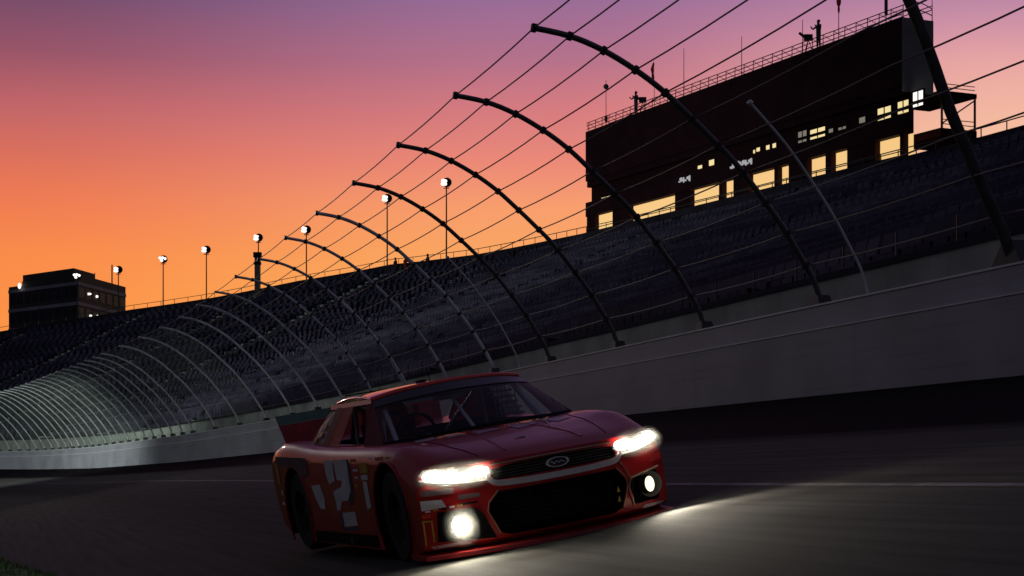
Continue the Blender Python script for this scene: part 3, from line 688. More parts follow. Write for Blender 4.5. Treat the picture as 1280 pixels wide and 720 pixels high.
nose_up = [(2.38, .10), (2.44, .13), (2.46, .20), (2.47, .30), (2.475, .45), (2.47, .55), (2.455, .62)]
b = MB(); ncol = len(ycols)
for y in ycols:
    for x in topx: b.v.append((warp(x, y), y, body_top(x, y)))
    rt = body_top(-2.2, y)
    for x, z in rear: b.v.append((warp(x, y), y, z if z < .7 else min(z, rt - .05)))
    for x, z in bot: b.v.append((warp(x, y), y, z))
    ft = body_top(2.42, y)
    for x, z in nose_up: b.v.append((warp(x, y), y, z if z < .45 else .45 + (z - .45) * (ft - .45) / (.672 - .45)))
k = len(topx) + len(rear) + len(bot) + len(nose_up)
for i in range(ncol - 1):
    for j in range(k): b.f.append((i * k + j, i * k + (j + 1) % k, (i + 1) * k + (j + 1) % k, (i + 1) * k + j))
b.f.append(tuple(range(k))); b.f.append(tuple((ncol - 1) * k + j for j in range(k))[::-1])
body = b.build('body', [M['red_paint'], M['black']], car, 35)
bm = bmesh.new(); bm.from_mesh(body.data); bmesh.ops.recalc_face_normals(bm, faces=bm.faces); bm.to_mesh(body.data); bm.free()
# cutters: wheel arches, grille openings, lamp pods, cabin
cut = []
def cutter(vs, fs):
    q = MB(); q.add(vs, fs); o = q.build('cut', M['black']); bm = bmesh.new(); bm.from_mesh(o.data); bmesh.ops.recalc_face_normals(bm, faces=bm.faces); bm.to_mesh(o.data); bm.free()
    cut.append(o)
def yz_prism(poly, x0, x1):
    n = len(poly); vs = [(x0, y, z) for y, z in poly] + [(x1, y, z) for y, z in poly]
    cutter(vs, [tuple(range(n)), tuple(range(n, 2 * n))[::-1]] + [(i, (i + 1) % n, n + (i + 1) % n, n + i) for i in range(n)])
WF, WR = 1.50, -1.33
for wx in (WF, WR):
    for sgn in (-1, 1):
        n = 40; r = .405; vs = []
        for yy in (.60 * sgn, 1.2 * sgn):
            for q in range(n): t = 2 * PI * q / n; vs.append((wx + r * math.cos(t) * 1.04, yy, .35 + r * math.sin(t)))
        cutter(vs, [tuple(range(n)), tuple(range(n, 2 * n))[::-1]] + [(i, (i + 1) % n, n + (i + 1) % n, n + i) for i in range(n)])
INT = [(-.40, .14), (.40, .14), (.47, .165), (.535, .33), (.52, .385), (.455, .455), (-.455, .455), (-.52, .385), (-.535, .33), (-.47, .165)]
UPG = [(-.46, .535), (.46, .535), (.49, .575), (.47, .615), (.3, .632), (0, .638), (-.3, .632), (-.47, .615), (-.49, .575)]
yz_prism(INT, 2.25, 2.8); yz_prism(UPG, 2.36, 2.8)
PODR = [(-.86, .17), (-.60, .17), (-.56, .33), (-.62, .37), (-.86, .385), (-.89, .30)]
PODL = [(-y, z) for y, z in PODR][::-1]
yz_prism(PODL, 2.08, 2.8)
cutter([(x, y, z) for x in (-1.1, .95) for y in (-.70, .70) for z in (.35, 1.3)], [(0, 1, 3, 2), (4, 6, 7, 5), (0, 4, 5, 1), (2, 3, 7, 6), (0, 2, 6, 4), (1, 5, 7, 3)])
for o in cut:
    md = body.modifiers.new('b', 'BOOLEAN'); md.operation = 'DIFFERENCE'; md.object = o; md.solver = 'EXACT'; md.material_mode = 'TRANSFER'
for o in cut: o.location = (0, 0, 0)
mw = car.matrix_world.copy(); body.parent = None
bpy.context.view_layer.update()
dg = bpy.context.evaluated_depsgraph_get(); nm = bpy.data.meshes.new_from_object(body.evaluated_get(dg)); body.modifiers.clear(); nm.name = 'body'
body.data = nm; body.parent = car
for o in cut: bpy.data.objects.remove(o)
for p in nm.polygons: p.use_smooth = True
nm.set_sharp_from_angle(angle=R(32))
print('BODY polys', len(nm.polygons), [m.name for m in nm.materials])

def patch(name, poly, fn, m, parent=car, cuts=3, off=.004, smooth=40):
    bm = bmesh.new(); vs = [bm.verts.new((a, c, 0)) for a, c in poly]; bm.faces.new(vs)
    bmesh.ops.triangulate(bm, faces=bm.faces); 
    for _ in range(cuts): bmesh.ops.subdivide_edges(bm, edges=[e for e in bm.edges if e.calc_length() > .05], cuts=1); bmesh.ops.triangulate(bm, faces=bm.faces)
    for v in bm.verts: v.co = fn(v.co.x, v.co.y, off)
    me = bpy.data.meshes.new(name); bm.to_mesh(me); bm.free(); me.materials.append(m)
    for p in me.polygons: p.use_smooth = True
    o = bpy.data.objects.new(name, me); col.objects.link(o); o.parent = parent; return o
hoodf = lambda x, y, off: Vector((warp(x, y), y, body_top(x, y) + off))
sideR = lambda x, z, off: Vector((x, -.965 - off, z))
sideL = lambda x, z, off: Vector((x, .965 + off, z))

# front details
b = MB()
for i in range(9):
    z = .20 + .03 * i; b.tube([nose(-.46 + .92 * j / 12, z, -.10) for j in range(13)], .004, 4)
for j in range(31):
    y = -.45 + .03 * j; b.tube([nose(y, .18, -.11), nose(y, .43, -.11)], .003, 4)
b.build('lower_grille', M['grille'], body)
b = MB()
for i in range(5):
    z = .548 + .02 * i; b.tube([nose(-.45 + .9 * j / 12, z, -.03) for j in range(13)], .005, 4)
b.build('upper_grille', mat('olive_grille', (.10, .095, .08), .5), body)
# silver bar under the upper grille, running into the lamps
def ribbon(name, pts, w, off, m, parent):
    b = MB(); n = len(pts)
    for y, z in pts: b.v += [tuple(nose(y, z - w, off)), tuple(nose(y, z + w, off)), tuple(nose(y, z + w * .7, off - .03)), tuple(nose(y, z - w * .7, off - .03))]
    for i in range(n - 1):
        for j in range(4): b.f.append((i * 4 + j, i * 4 + (j + 1) % 4, (i + 1) * 4 + (j + 1) % 4, (i + 1) * 4 + j))
    b.f += [(0, 1, 2, 3), (4 * n - 1, 4 * n - 2, 4 * n - 3, 4 * n - 4)]
    return b.build(name, m, parent, 50)
ribbon('grille_bar', catmull([(-.52, .575), (-.50, .54), (-.44, .513), (-.25, .502), (0, .50), (.25, .502), (.44, .513), (.50, .54), (.52, .575)], 3), .021, .018, M['silver'], body)
ribbon('hood_edge_trim', [(-.47 + .94 * j / 14, .645 + .004 * math.cos(PI * (j - 7) / 14)) for j in range(15)], .004, .006, M['tan_trim'], body)
for sg_ in (-1, 1):
    ribbon('intake_trim', [(sg_ * .455, .464), (sg_ * .528, .39), (sg_ * .545, .33), (sg_ * .51, .24), (sg_ * .478, .165)], .005, .010, M['tan_trim'], body)
    if sg_ > 0: ribbon('lamp_pod_trim', catmull([(sg_ * .50, .50), (sg_ * .56, .40), (sg_ * .575, .36), (sg_ * .545, .28), (sg_ * .585, .16)], 3), .006, .012, M['tan_trim'], body)
    if sg_ > 0: ribbon('lamp_pod_upper_trim', [(sg_ * (.575 + .034 * i), .365 + .004 * i) for i in range(10)], .006, .014, M['tan_trim'], body)
# badge
b = MB(); c = nose(0, .585, .0)
prof = [(0, .0), (.012, .0), (.018, .86), (.018, 1.), (.0, 1.)]
for (rx, rz, th, mm, nm_) in ((.088, .036, .020, 'silver', 'badge'), ):
    b = MB(); n = 28; vs = []
    for t_, sc_ in ((0, 1.), (th, 1.), (th, .84), (th - .006, .82)):
        vs += [(c.x + t_, rx * sc_ * math.cos(2 * PI * q / n), c.z + rz * sc_ * math.sin(2 * PI * q / n)) for q in range(n)]
    fs = [(i * n + q, i * n + (q + 1) % n, (i + 1) * n + (q + 1) % n, (i + 1) * n + q) for i in range(3) for q in range(n)]
    b.add(vs, fs); bd = b.build('badge', M['silver'], body, 30)
    b = MB(); b.add([(c.x + .013, rx * .83 * math.cos(2 * PI * q / n), c.z + rz * .83 * math.sin(2 * PI * q / n)) for q in range(n)], [tuple(range(n))]); b.build('badge_field', mat('badge_dark', (.03, .03, .05), .3), bd)
    b = MB(); b.tube([(c.x + .015, -.055 + .11 * i / 14, c.z + .010 * math.sin(i * 1.35) * (1 - .03 * i)) for i in range(15)], .0035, 5); b.build('badge_script', M['silver'], bd)
# splitter
b = MB(); ring = [(-.98 + 1.96 * i / 24) for i in range(25)]
for y in ring:
    x = warp(2.475, y * .985) + .045
    b.v += [(x, y, .045), (x - .008, y, .075), (x - .35, y, .095), (x - .35, y, .045)]
for i in range(24):
    for j in range(4): b.f.append((i * 4 + j, i * 4 + (j + 1) % 4, (i + 1) * 4 + (j + 1) % 4, (i + 1) * 4 + j))
b.f += [(0, 1, 2, 3), (99, 98, 97, 96)]
b.build('front_splitter', M['red_lip'], car, 30)
patch('bumper_lip', [(-.56, .105), (.56, .105), (.54, .122), (-.54, .122)], nose, M['red_lip'], body)
for sg_ in (-1, 1):
    patch('splitter_flash', [(sg_ * .66, .125), (sg_ * .90, .115), (sg_ * .92, .14), (sg_ * .70, .15)], nose, M['white_decal'], body, off=.008)
# yellow tags inside the intake edge
for z in (.235, .305): patch('yellow_tag', [(.435, z - .02), (.468, z - .02), (.452, z + .025)], nose, M['yellow_decal'], body, 1, .004)
# headlights
def headlight(sg_):
    hp = [(-.925, .645), (-.89, .59), (-.80, .553), (-.62, .548), (-.50, .565), (-.465, .60), (-.49, .640), (-.62, .658), (-.78, .672), (-.89, .68)]
    o = patch('headlight', [(y * -sg_, z) for y, z in hp], nose, M['reflector'], car, 3, .006)
    for i, (y, z, ry, rz) in enumerate(((.850, .628, .066, .036), (.745, .604, .064, .034), (.548, .612, .060, .033), (.645, .600, .040, .014))):
        b = MB(); p = nose(sg_ * y, z, .0); d = nose(sg_ * (y + .04), z) - nose(sg_ * (y - .04), z); ang = math.atan2(d.y * sg_, d.x * sg_) - PI / 2
        b.ell(p, (.035, ry, rz), Matrix.Rotation(ang * 1., 3, 'Z'), 20, 10); b.build('lamp_lens', M['headlamp'], o, 60)
    patch('lamp_halo', [(y * -sg_, z) for y, z in [(-.99, .66), (-.97, .54), (-.84, .48), (-.62, .465), (-.42, .49), (-.37, .60), (-.42, .70), (-.62, .74), (-.80, .75), (-.95, .74)]], nose, halomat('headlight_halo', (0, sg_ * .70, .612), (0, 1 / .32, 1 / .125), .35, 1., .055), o, 3, .062)  # added halo shell, headlight glow shaped by fading opacity
    ribbon('lamp_surround', [(sg_ * (.48 + .045 * i), .552 - .002 * i + .0008 * i * i) for i in range(11)], .006, .010, M['silver'], o)
    return o
hr, hl = headlight(-1), headlight(1)
hr['label'] = 'headlight nearest the camera side'; 
# fog lamps
for sg_ in (-1, 1):
    y = .735 * sg_; b = MB()
    c = nose(y, .265, -.045)
    if sg_ < 0: b.ell(c + Vector((.045, 0, 0)), (.045, .062, .062), None, 20, 12); mm = 'foglamp'
    else: c = nose(.80, .285, -.03); b.ell(c, (.03, .042, .058), Matrix.Rotation(.5, 3, 'Z'), 16, 10); mm = 'foglamp_dim'
    fo = b.build('fog_lamp', M[mm], car, 60)
    if sg_ < 0: b = MB(); b.lathe([(.125, .001), (.12, .08), (.105, .14), (.08, .185)], (c.x, c.y, c.z), 'x', 28); b.build('lamp_halo', halomat('fog_lamp_halo', tuple(c), (0, 1 / .175, 1 / .175), .15, 1., .12), fo, 60)  # added halo shell spreading the fog lamp's glow
    b = MB(); b.lathe([(-.07, .095), (.0, .1), (.01, .094), (-.06, .07)] if sg_ > 0 else [(0, .082), (.055, .080), (.055, .072), (.02, .064)], (c.x, c.y, c.z), 'x', 24); b.build('bezel', M['grille'] if sg_ < 0 else M['grille'], fo, 40)
patch('fog_lamp_plate', [(-.88, .165), (-.50, .135), (-.54, .22), (-.57, .31), (-.62, .365), (-.86, .375)], nose, M['black'], body, 3, .005)
# decals round the near corner (seen next to the headlight)
def frontR(y, z, off): return nose(y, z, off)
patch('corner_decal', [(-.94, .50), (-.74, .49), (-.74, .53), (-.94, .545)], frontR, M['pale_decal'], body)
patch('corner_decal', [(-.95, .40), (-.80, .405), (-.82, .46), (-.95, .47)], frontR, M['white_decal'], body)
patch('corner_decal', [(-.95, .345), (-.90, .345), (-.90, .375), (-.95, .375)], frontR, M['red_bright'], body)
for ps in ([(-.955, .15), (-.945, .15), (-.945, .33), (-.955, .33)], [(-.955, .32), (-.895, .315), (-.895, .325), (-.955, .33)], [(-.905, .17), (-.895, .17), (-.895, .315), (-.905, .315)]):
    patch('yellow_outline', ps, frontR, M['yellow_decal'], body, 2, .006)
for q_ in range(6): patch('corner_decal', [(-.93 + .05 * q_, .385 + .003 * q_), (-.90 + .05 * q_, .385 + .003 * q_), (-.90 + .05 * q_, .397 + .003 * q_), (-.93 + .05 * q_, .397 + .003 * q_)], frontR, M[('white_decal', 'yellow_decal', 'black')[q_ % 3]], body, 1)
patch('corner_decal', [(-.72, .44), (-.58, .44), (-.58, .47), (-.72, .475)], frontR, M['pale_decal'], body)
patch('corner_decal', [(-.72, .40), (-.60, .40), (-.60, .415), (-.72, .415)], frontR, M['black'], body)
patch('corner_decal', [(.80, .44), (.94, .45), (.94, .50), (.80, .49)], frontR, M['red_bright'], body)
# hood lettering mixed with painted sky-reflection streaks, and panel lines
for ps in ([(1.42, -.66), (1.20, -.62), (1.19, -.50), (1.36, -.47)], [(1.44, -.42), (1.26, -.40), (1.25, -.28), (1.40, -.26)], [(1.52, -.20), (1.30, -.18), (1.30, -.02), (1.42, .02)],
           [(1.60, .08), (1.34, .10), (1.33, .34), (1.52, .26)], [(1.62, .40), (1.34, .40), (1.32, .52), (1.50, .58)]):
    patch('hood_lettering_sheen', ps, hoodf, M['hood_decal_sheen'], body, 4, .0045)
for pts in ([(2.28, -.30), (1.9, -.27), (1.5, -.23), (1.3, -.22)], [(2.28, .30), (1.9, .27), (1.5, .23), (1.3, .22)]):
    b = MB(); b.tube([hoodf(x, y, -.004) for x, y in catmull(pts, 6)], .012, 6); b.build('hood_crease', M['red_paint'], body, 60)
for pts in ([(2.32, -.50), (1.9, -.56), (1.5, -.60), (1.22, -.64)], [(2.32, .50), (1.9, .56), (1.5, .60), (1.22, .64)]):
    b = MB(); b.tube([hoodf(x, y, .001) for x, y in catmull(pts, 6)], .004, 4); b.build('hood_seam', M['black'], body)
b = MB(); b.tube([hoodf(1.75, .28, .004), hoodf(1.5, .36, .010), hoodf(1.3, .38, .004)], .006, 4); b.build('hood_pin', M['silver'], body)
b = MB(); b.tube([hoodf(2.0, -.1, .003), hoodf(1.99, -.02, .006)], .006, 4); b.build('hood_pin', M['silver'], body)

# near side number and marks, traced as they read on the door
def pxs(lst): return lst
SIDE = [
 ('door_number', 'white_decal', [[(-.19, .80), (.06, .80), (.06, .63), (-.14, .60), (-.19, .68)], [(.10, .80), (.50, .80), (.48, .55), (.36, .47), (.17, .46), (.08, .39), (-.02, .38), (-.02, .46), (-.06, .54), (.22, .58), (.27, .63), (.12, .635)], [(.12, .365), (.50, .38), (.52, .27), (.12, .25)]]),
 ('number_stroke', 'white_decal', [[(-.74, .59), (-.45, .60), (-.36, .48), (-.40, .39), (-.55, .39), (-.66, .48)]]),
 ('number_shade', 'purple_decal', [[(.50, .80), (.56, .80), (.55, .50), (.42, .42), (.36, .465), (.48, .545)], [(.04, .37), (.11, .365), (.11, .24), (.52, .26), (.52, .235), (.04, .215)]]),
 ('quarter_marking', 'pale_decal', [[(-1.88, .86), (-.78, .83), (-.76, .69), (-.97, .66), (-1.3, .765), (-1.88, .78)]]),
 ('fender_marking', 'yellow_decal', [[(.84, .765), (1.04, .77), (1.06, .69), (.84, .685)]]),
 ('fender_marking', 'white_decal', [[(.84, .67), (1.02, .675), (1.02, .635), (.84, .63)], [(.86, .62), (.98, .62), (.98, .42), (.86, .40)]]),
 ('fender_marking', 'red_bright', [[(.62, .80), (.78, .80), (.78, .775), (.62, .775)], [(1.30, .80), (1.52, .805), (1.52, .78), (1.30, .775)]]),
 ('fender_marking', 'white_decal', [[(.64, .72), (.78, .72), (.78, .70), (.64, .70)], [(.66, .66), (.76, .66), (.76, .645), (.66, .645)], [(1.12, .80), (1.24, .80), (1.24, .79), (1.12, .79)]]),
 ('fender_marking', 'yellow_decal', [[(1.56, .80), (1.70, .80), (1.70, .785), (1.56, .785)], [(.62, .60), (.72, .60), (.72, .575), (.62, .575)]]),
 ('rear_marking', 'white_decal', [[(-1.86, .55), (-1.80, .55), (-1.80, .50), (-1.86, .50)], [(-1.9, .44), (-1.80, .44), (-1.80, .41), (-1.9, .41)]]),
 ('sill_marking', 'black', [[(-.86, .20), (1.02, .20), (1.02, .105), (-.86, .105)]]),
 ('rear_marking', 'yellow_decal', [[(-1.93, .80), (-1.84, .80), (-1.84, .60), (-1.93, .62)]]),
 ('sill_marking', 'yellow_decal', [[(.24, .17), (.30, .17), (.30, .12), (.24, .12)]])]
for nm_, mm, polys in SIDE:
    for ps in polys:
        for fn in (sideR,): patch(nm_, ps, fn, M[mm], body, 2, .004 if mm != 'purple_decal' else .003)
for ps in SIDE[0][2] + SIDE[1][2]: patch('door_number', ps, sideL, M['white_decal'], body, 2)
# wheel arch lips and wheels
for wx in (WF, WR):
    for sg_ in (-1, 1):
        b = MB(); b.tube([(wx + .414 * 1.04 * math.cos(t), sg_ * .966, .35 + .414 * math.sin(t)) for t in [R(-38) + R(256) * i / 32 for i in range(33)]], .011, 5); b.build('arch_lip', M['red_paint'], body, 60)
        w = bpy.data.objects.new('wheel', None); col.objects.link(w); w.parent = car; w.location = (wx, sg_ * .80, .35 + (sg_ + 1) * .80 * math.tan(-ROLL)); w.rotation_euler.x = -ROLL
        if wx == WF: w.rotation_euler.z = R(-3)
        b = MB(); b.lathe([(-.14, .20), (-.145, .32), (-.12, .345), (-.05, .35), (.05, .35), (.12, .345), (.145, .32), (.14, .20), (-.14, .20)], (0, 0, 0), 'y', 40); b.build('tyre', M['rubber'], w, 40)
        b = MB(); e = sg_ * .13
        b.lathe([(-sg_ * .12, .19), (e, .20), (e, .215), (e * .9, .19), (e * .2, .18)], (0, 0, 0), 'y', 32)
        b.lathe([(e * .8, .0), (e * .8, .045), (e * .3, .06)], (0, 0, 0), 'y', 16)
        for q in range(5):
            t = 2 * PI * q / 5 + .3; Mq = Matrix.Rotation(-t, 3, 'Y'); b.box(Mq @ Vector((.115, e * .55, 0)), (.17, .03, .05), Mq)
        b.build('rim', M['rim'], w, 35)
        b = MB(); b.lathe([(e * 1.04 - .002, .245), (e * 1.04 + .006 * sg_, .25), (e * 1.04 + .006 * sg_, .262), (e * 1.04 - .002, .267)], (0, 0, 0), 'y', 32); b.build('sidewall_lettering', M['tan_trim'], w, 40)

# greenhouse loops
def gh(base, roof, f, bulge=0.): return base.lerp(roof, f) + Vector((0, 0, bulge * 4 * f * (1 - f)))
bF = catmull([(1.00, -.80, .868), (1.14, -.60, .868), (1.24, -.3, .874), (1.27, 0, .877), (1.24, .3, .874), (1.14, .60, .868), (1.00, .80, .868)], 3)
rF = catmull([(.36, -.635, 1.222), (.43, -.45, 1.252), (.48, -.22, 1.268), (.50, 0, 1.275), (.48, .22, 1.268), (.43, .45, 1.252), (.36, .635, 1.222)], 3)
n = len(bF)
b = MB(); m_ = 6
for i in range(n):
    for j in range(m_ + 1):
        p = gh(Vector(bF[i]), Vector(rF[i]), j / m_, .012); b.v.append(tuple(p))
for i in range(n - 1):
    for j in range(m_): b.f.append((i * (m_ + 1) + j, (i + 1) * (m_ + 1) + j, (i + 1) * (m_ + 1) + j + 1, i * (m_ + 1) + j + 1))
b.build('windscreen', M['glass'], car, 60)
# dark banner strip across the top of the windscreen
b = MB()
for i in range(n):
    for f in (.80, .985): p = gh(Vector(bF[i]), Vector(rF[i]), f, .012) + Vector((.006, 0, .004)); b.v.append(tuple(p))
for i in range(n - 1): b.f.append((i * 2, i * 2 + 2, i * 2 + 3, i * 2 + 1))
b.build('windscreen_banner', M['gloss_black'], car, 60)
b = MB()
for i in range(n):
    for f in (-.01, .05): p = gh(Vector(bF[i]), Vector(rF[i]), f, .012) + Vector((.006, 0, .005)); b.v.append(tuple(p))
for i in range(n - 1): b.f.append((i * 2, i * 2 + 2, i * 2 + 3, i * 2 + 1))
b.build('cowl_strip', M['black'], car, 60)
# roof panel
rR = catmull([(-.86, -.575, 1.235), (-.93, -.4, 1.262), (-.97, -.2, 1.275), (-.98, 0, 1.279), (-.97, .2, 1.275), (-.93, .4, 1.262), (-.86, .575, 1.235)], 3)
b = MB(); m_ = 10
for i in range(n):
    for j in range(m_ + 1):
        f = j / m_; p = Vector(rF[i]).lerp(Vector(rR[i]), f); p.z += .030 * 4 * f * (1 - f); b.v.append(tuple(p))
nt_ = len(b.v); b.v += [(x, y, z - .018) for x, y, z in b.v]
w = m_ + 1
for i in range(n - 1):
    for j in range(m_): 
        q = (i * w + j, i * w + j + 1, (i + 1) * w + j + 1, (i + 1) * w + j); b.f.append(q); b.f.append(tuple(v + nt_ for v in q[::-1]))
for i in range(n - 1):
    for j in (0, m_): b.f.append((i * w + j, (i + 1) * w + j, (i + 1) * w + j + nt_, i * w + j + nt_))
for j in range(m_):
    for i in (0, n - 1): b.f.append((i * w + j, i * w + j + 1, i * w + j + 1 + nt_, i * w + j + nt_))
roof = b.build('roof', M['red_bright'], car, 40)
for sg_ in (-1, 1):
    b = MB(); b.tube([Vector(rF[0 if sg_ < 0 else -1]).lerp(Vector(rR[0 if sg_ < 0 else -1]), i / 8) + Vector((0, 0, .030 * 4 * (i / 8) * (1 - i / 8) + .010)) for i in range(9)], .012, 6); b.build('roof_rail', M['red_bright'], roof, 60)
b = MB(); b.tube([Vector(p) + Vector((-.012, 0, .004)) for p in rF], .024, 10); b.build('roof_edge_sheen', M['red_bright'], roof, 60)  # added tube, strong red stands in for sky glow on the roof edge
b = MB(); b.box((-.72, -.30, 1.297), (.34, .40, .012)); b.box((-.72, .30, 1.297), (.34, .40, .012)); b.build('roof_flap', M['gloss_black'], roof)
b = MB(); b.tube([(-.3, .1, 1.30), (-.34, .1, 1.42)], .004, 4); b.box((-.1, -.05, 1.312), (.10, .06, .02)); b.build('roof_antenna', M['black'], roof)
# rear window
bR = catmull([(-1.62, -.62, .93), (-1.75, -.4, .94), (-1.80, -.2, .945), (-1.81, 0, .946), (-1.80, .2, .945), (-1.75, .4, .94), (-1.62, .62, .93)], 3)
b = MB()
for i in range(n):
    for j in range(5): b.v.append(tuple(gh(Vector(bR[i]), Vector(rR[i]), j / 4, .02)))
for i in range(n - 1):
    for j in range(4): b.f.append((i * 5 + j, i * 5 + j + 1, (i + 1) * 5 + j + 1, (i + 1) * 5 + j))
b.build('rear_window', M['glass'], car, 60)
# pillars and quarter panels
for sg_ in (-1, 1):
    def S(x, f):      # greenhouse side surface: x along, f from beltline to roof rail
        z0 = .87 if x > -1.2 else .90; yb, yt = .845, .64
        if x < -.9: yb = .845 - .10 * min(1, (-.9 - x) / .8)
        return Vector((x, sg_ * (yb + (yt - yb) * f), z0 + (1.235 - z0) * f))
    def quad(b, pts, th=.02):
        o_ = Vector((0, -sg_ * th, -th * .3)); n0 = len(b.v); b.v += [tuple(p) for p in pts] + [tuple(p + o_) for p in pts]; k_ = len(pts)
        b.f.append(tuple(n0 + i for i in range(k_))); b.f.append(tuple(n0 + k_ + i for i in range(k_))[::-1])
        for i in range(k_): b.f.append((n0 + i, n0 + (i + 1) % k_, n0 + k_ + (i + 1) % k_, n0 + k_ + i))
    cb = Vector((1.00, sg_ * .80, .868)); ct = Vector((.36, sg_ * .635, 1.222))
    b = MB(); quad(b, [cb + Vector((.02, 0, 0)), ct + Vector((.02, 0, 0)), S(.22, 1.), S(.40, .62), S(.62, 0) + Vector((0, 0, -.02))], .03); b.build('windscreen_pillar', M['pillar'], car)
    b = MB(); quad(b, [S(.40, .90) , S(.36, 1.) , S(-.88, 1.), S(-.82, .90)], .03); b.build('roof_side_rail', M['red_paint'], car)
    b = MB(); quad(b, [S(-.50, 0), S(-.46, .92), S(-.62, .92), S(-.70, 0)], .03); b.build('centre_pillar', M['pillar'], car)
    b = MB(); quad(b, [S(-.70, 0), S(-.62, .92), S(-.88, 1.), Vector((-1.20, sg_ * .62, 1.12)), Vector((-1.66, sg_ * .68, .925)), S(-1.2, 0)], .02)
    qp = b.build('quarter_panel', M['pale_decal'] if sg_ < 0 else M['red_paint'], car)
    if sg_ < 0:
        qp['label'] = 'pale pink rear quarter panel with yellow marks'
        for (x0, f0, x1, f1) in ((-.98, .30, -.80, .42), (-1.10, .20, -.95, .30), (-.90, .50, -.76, .58), (-1.2, .10, -1.02, .16)):
            b = MB(); quad(b, [S(x0, f0) + Vector((0, -.006, 0)), S(x0 + .02, f0 + .12) + Vector((0, -.006, 0)), S(x1, f1) + Vector((0, -.006, 0)), S(x1 - .02, f1 - .10) + Vector((0, -.006, 0))], .003); b.build('quarter_marking', M['yellow_decal'], qp)
    b = MB(); quad(b, [S(.62, -.06), S(.62, .03), S(-1.2, .03), S(-1.66, -.03), S(-1.2, -.08)], .05); b.build('window_sill', M['red_paint'], car)
    b = MB(); quad(b, [S(-.5, .04), S(-.46, .9), S(-.10, .9), S(-.15, .04)], .004); b.build('side_window', M['side_glass'], car)
# spoiler
b = MB(); b.hexa([(-2.13, -.775, .93), (-2.13, .775, .93), (-2.15, .775, .93), (-2.15, -.775, .93)], [(-2.22, -.80, 1.13), (-2.22, .80, 1.13), (-2.235, .80, 1.13), (-2.235, -.80, 1.13)]); sp = b.build('spoiler', M['red_lip'], car)
b = MB(); b.hexa([(-2.22, -.80, 1.131), (-2.22, .80, 1.131), (-2.235, .80, 1.131), (-2.235, -.80, 1.131)], [(-2.26, -.81, 1.22), (-2.26, .81, 1.22), (-2.275, .81, 1.22), (-2.275, -.81, 1.22)]); b.build('spoiler_edge', M['green_dark'], sp)['label'] = 'dark green upper edge of the spoiler'
for y in (-.5, 0, .5):
    b = MB(); b.tube([(-2.24, y, 1.10), (-2.16, y * .98, .93)], .012, 5); b.build('spoiler_brace', M['black'], sp)
# interior
b = MB(); b.box((.80, 0, .83), (.30, 1.36, .10)); b.box((-.1, 0, .37), (1.9, 1.36, .03)); b.build('dashboard', M['black'], car)
cage = MB()
for y in (-.56, .56):
    cage.tube([(.92, y * 1.15, .80), (.38, y, 1.19), (-.42, y, 1.21), (-.42, y * 1.1, .45)], .022, 8); cage.tube([(-.42, y, 1.19), (-1.1, y * .8, .85)], .02, 8)
    cage.tube([(.40, y, 1.17), (.60, y * 1.18, .87)], .016, 8); cage.tube([(.30, y * 1.1, .62), (-.42, y * 1.1, .62)], .02, 8)
cage.tube([(.38, -.56, 1.19), (.38, .56, 1.19)], .02, 8); cage.tube([(-.42, -.56, 1.2), (-.42, .56, 1.2)], .02, 8); cage.tube([(-.42, -.56, 1.18), (-.42, .5, .6)], .02, 8); cage.tube([(.40, 0, 1.19), (.92, 0, .86)], .016, 8)
cage.build('roll_cage', M['cage'], car, 60)
DY = -.34
b = MB(); b.box((-.28, DY, .72), (.10, .44, .62)); b.box((-.05, DY, .46), (.46, .44, .10)); seat = b.build('seat', M['black'], car)
for q in (-.19, .19):
    b = MB(); b.box((-.16, DY + q, 1.04), (.24, .05, .18)); b.build('headrest', M['red_bright'], seat)
b = MB(); tc_ = [(.42 + .05 * math.sin(t), DY + .17 * math.cos(t), .90 + .16 * math.sin(t)) for t in [2 * PI * i / 24 for i in range(25)]]; b.tube(tc_, .014, 6); b.tube([(.42, DY - .16, .90), (.42, DY + .16, .90)], .012, 5); b.tube([(.42, DY, .90), (.70, DY, .84)], .02, 6); b.build('steering_wheel', M['black'], car, 60)
b = MB(); b.box((.34, .02, 1.155), (.02, .26, .05)); b.build('rear_view_mirror', M['silver'], car)
b = MB()
for i in range(6): b.box((-.05 + .0 * i, .70 - .02 * i, .92 + .05 * i), (.55, .006, .018))
for i in range(6): b.box((-.3 + .1 * i, .65, 1.04), (.018, .006, .28))
b.build('window_net', M['cage'], car)

# driver (sits in the car)
bpy.context.view_layer.update()
dl = car.matrix_world @ Vector((-.10, DY, .375))
arm = lambda q: [(-.05, q * .19, .50), (.14, q * .25, .34), (.34, q * .20, .40), (.44, q * .17, .42)]
aL, aR = arm(1), arm(-1)
V = [(0, 0, 0.06), (-.04, 0, .25), (-.05, 0, .46), (-.04, 0, .56), (-.02, 0, .64)] + aL + aR + [(.1, .1, .08), (.45, .13, .20), (.80, .13, .02), (.1, -.1, .08), (.45, -.13, .20), (.80, -.13, .02)]
E_ = [(0, 1), (1, 2), (2, 3), (3, 4), (2, 5), (5, 6), (6, 7), (7, 8), (2, 9), (9, 10), (10, 11), (11, 12), (0, 13), (13, 14), (14, 15), (0, 16), (16, 17), (17, 18)]
Rd = [.15, .14, .16, .07, .09, .075, .055, .042, .03, .075, .055, .042, .03, .09, .07, .05, .09, .07, .05]
for q in (1, -1):
    for k_ in range(5):
        b0 = len(V); root = 8 if q > 0 else 12; z = .42 + (.018 * (k_ - 1.5) if k_ < 4 else .045)
        V += [(.475, q * .172, z), (.50, q * .155, z + .004), (.485, q * .138, z + .002)]; Rd += [.010, .009, .008]; E_ += [(root, b0), (b0, b0 + 1), (b0 + 1, b0 + 2)]
dr = skin_mesh('person', V, E_, Rd, M['suit']); dr.location = dl; dr.rotation_euler = car.rotation_euler
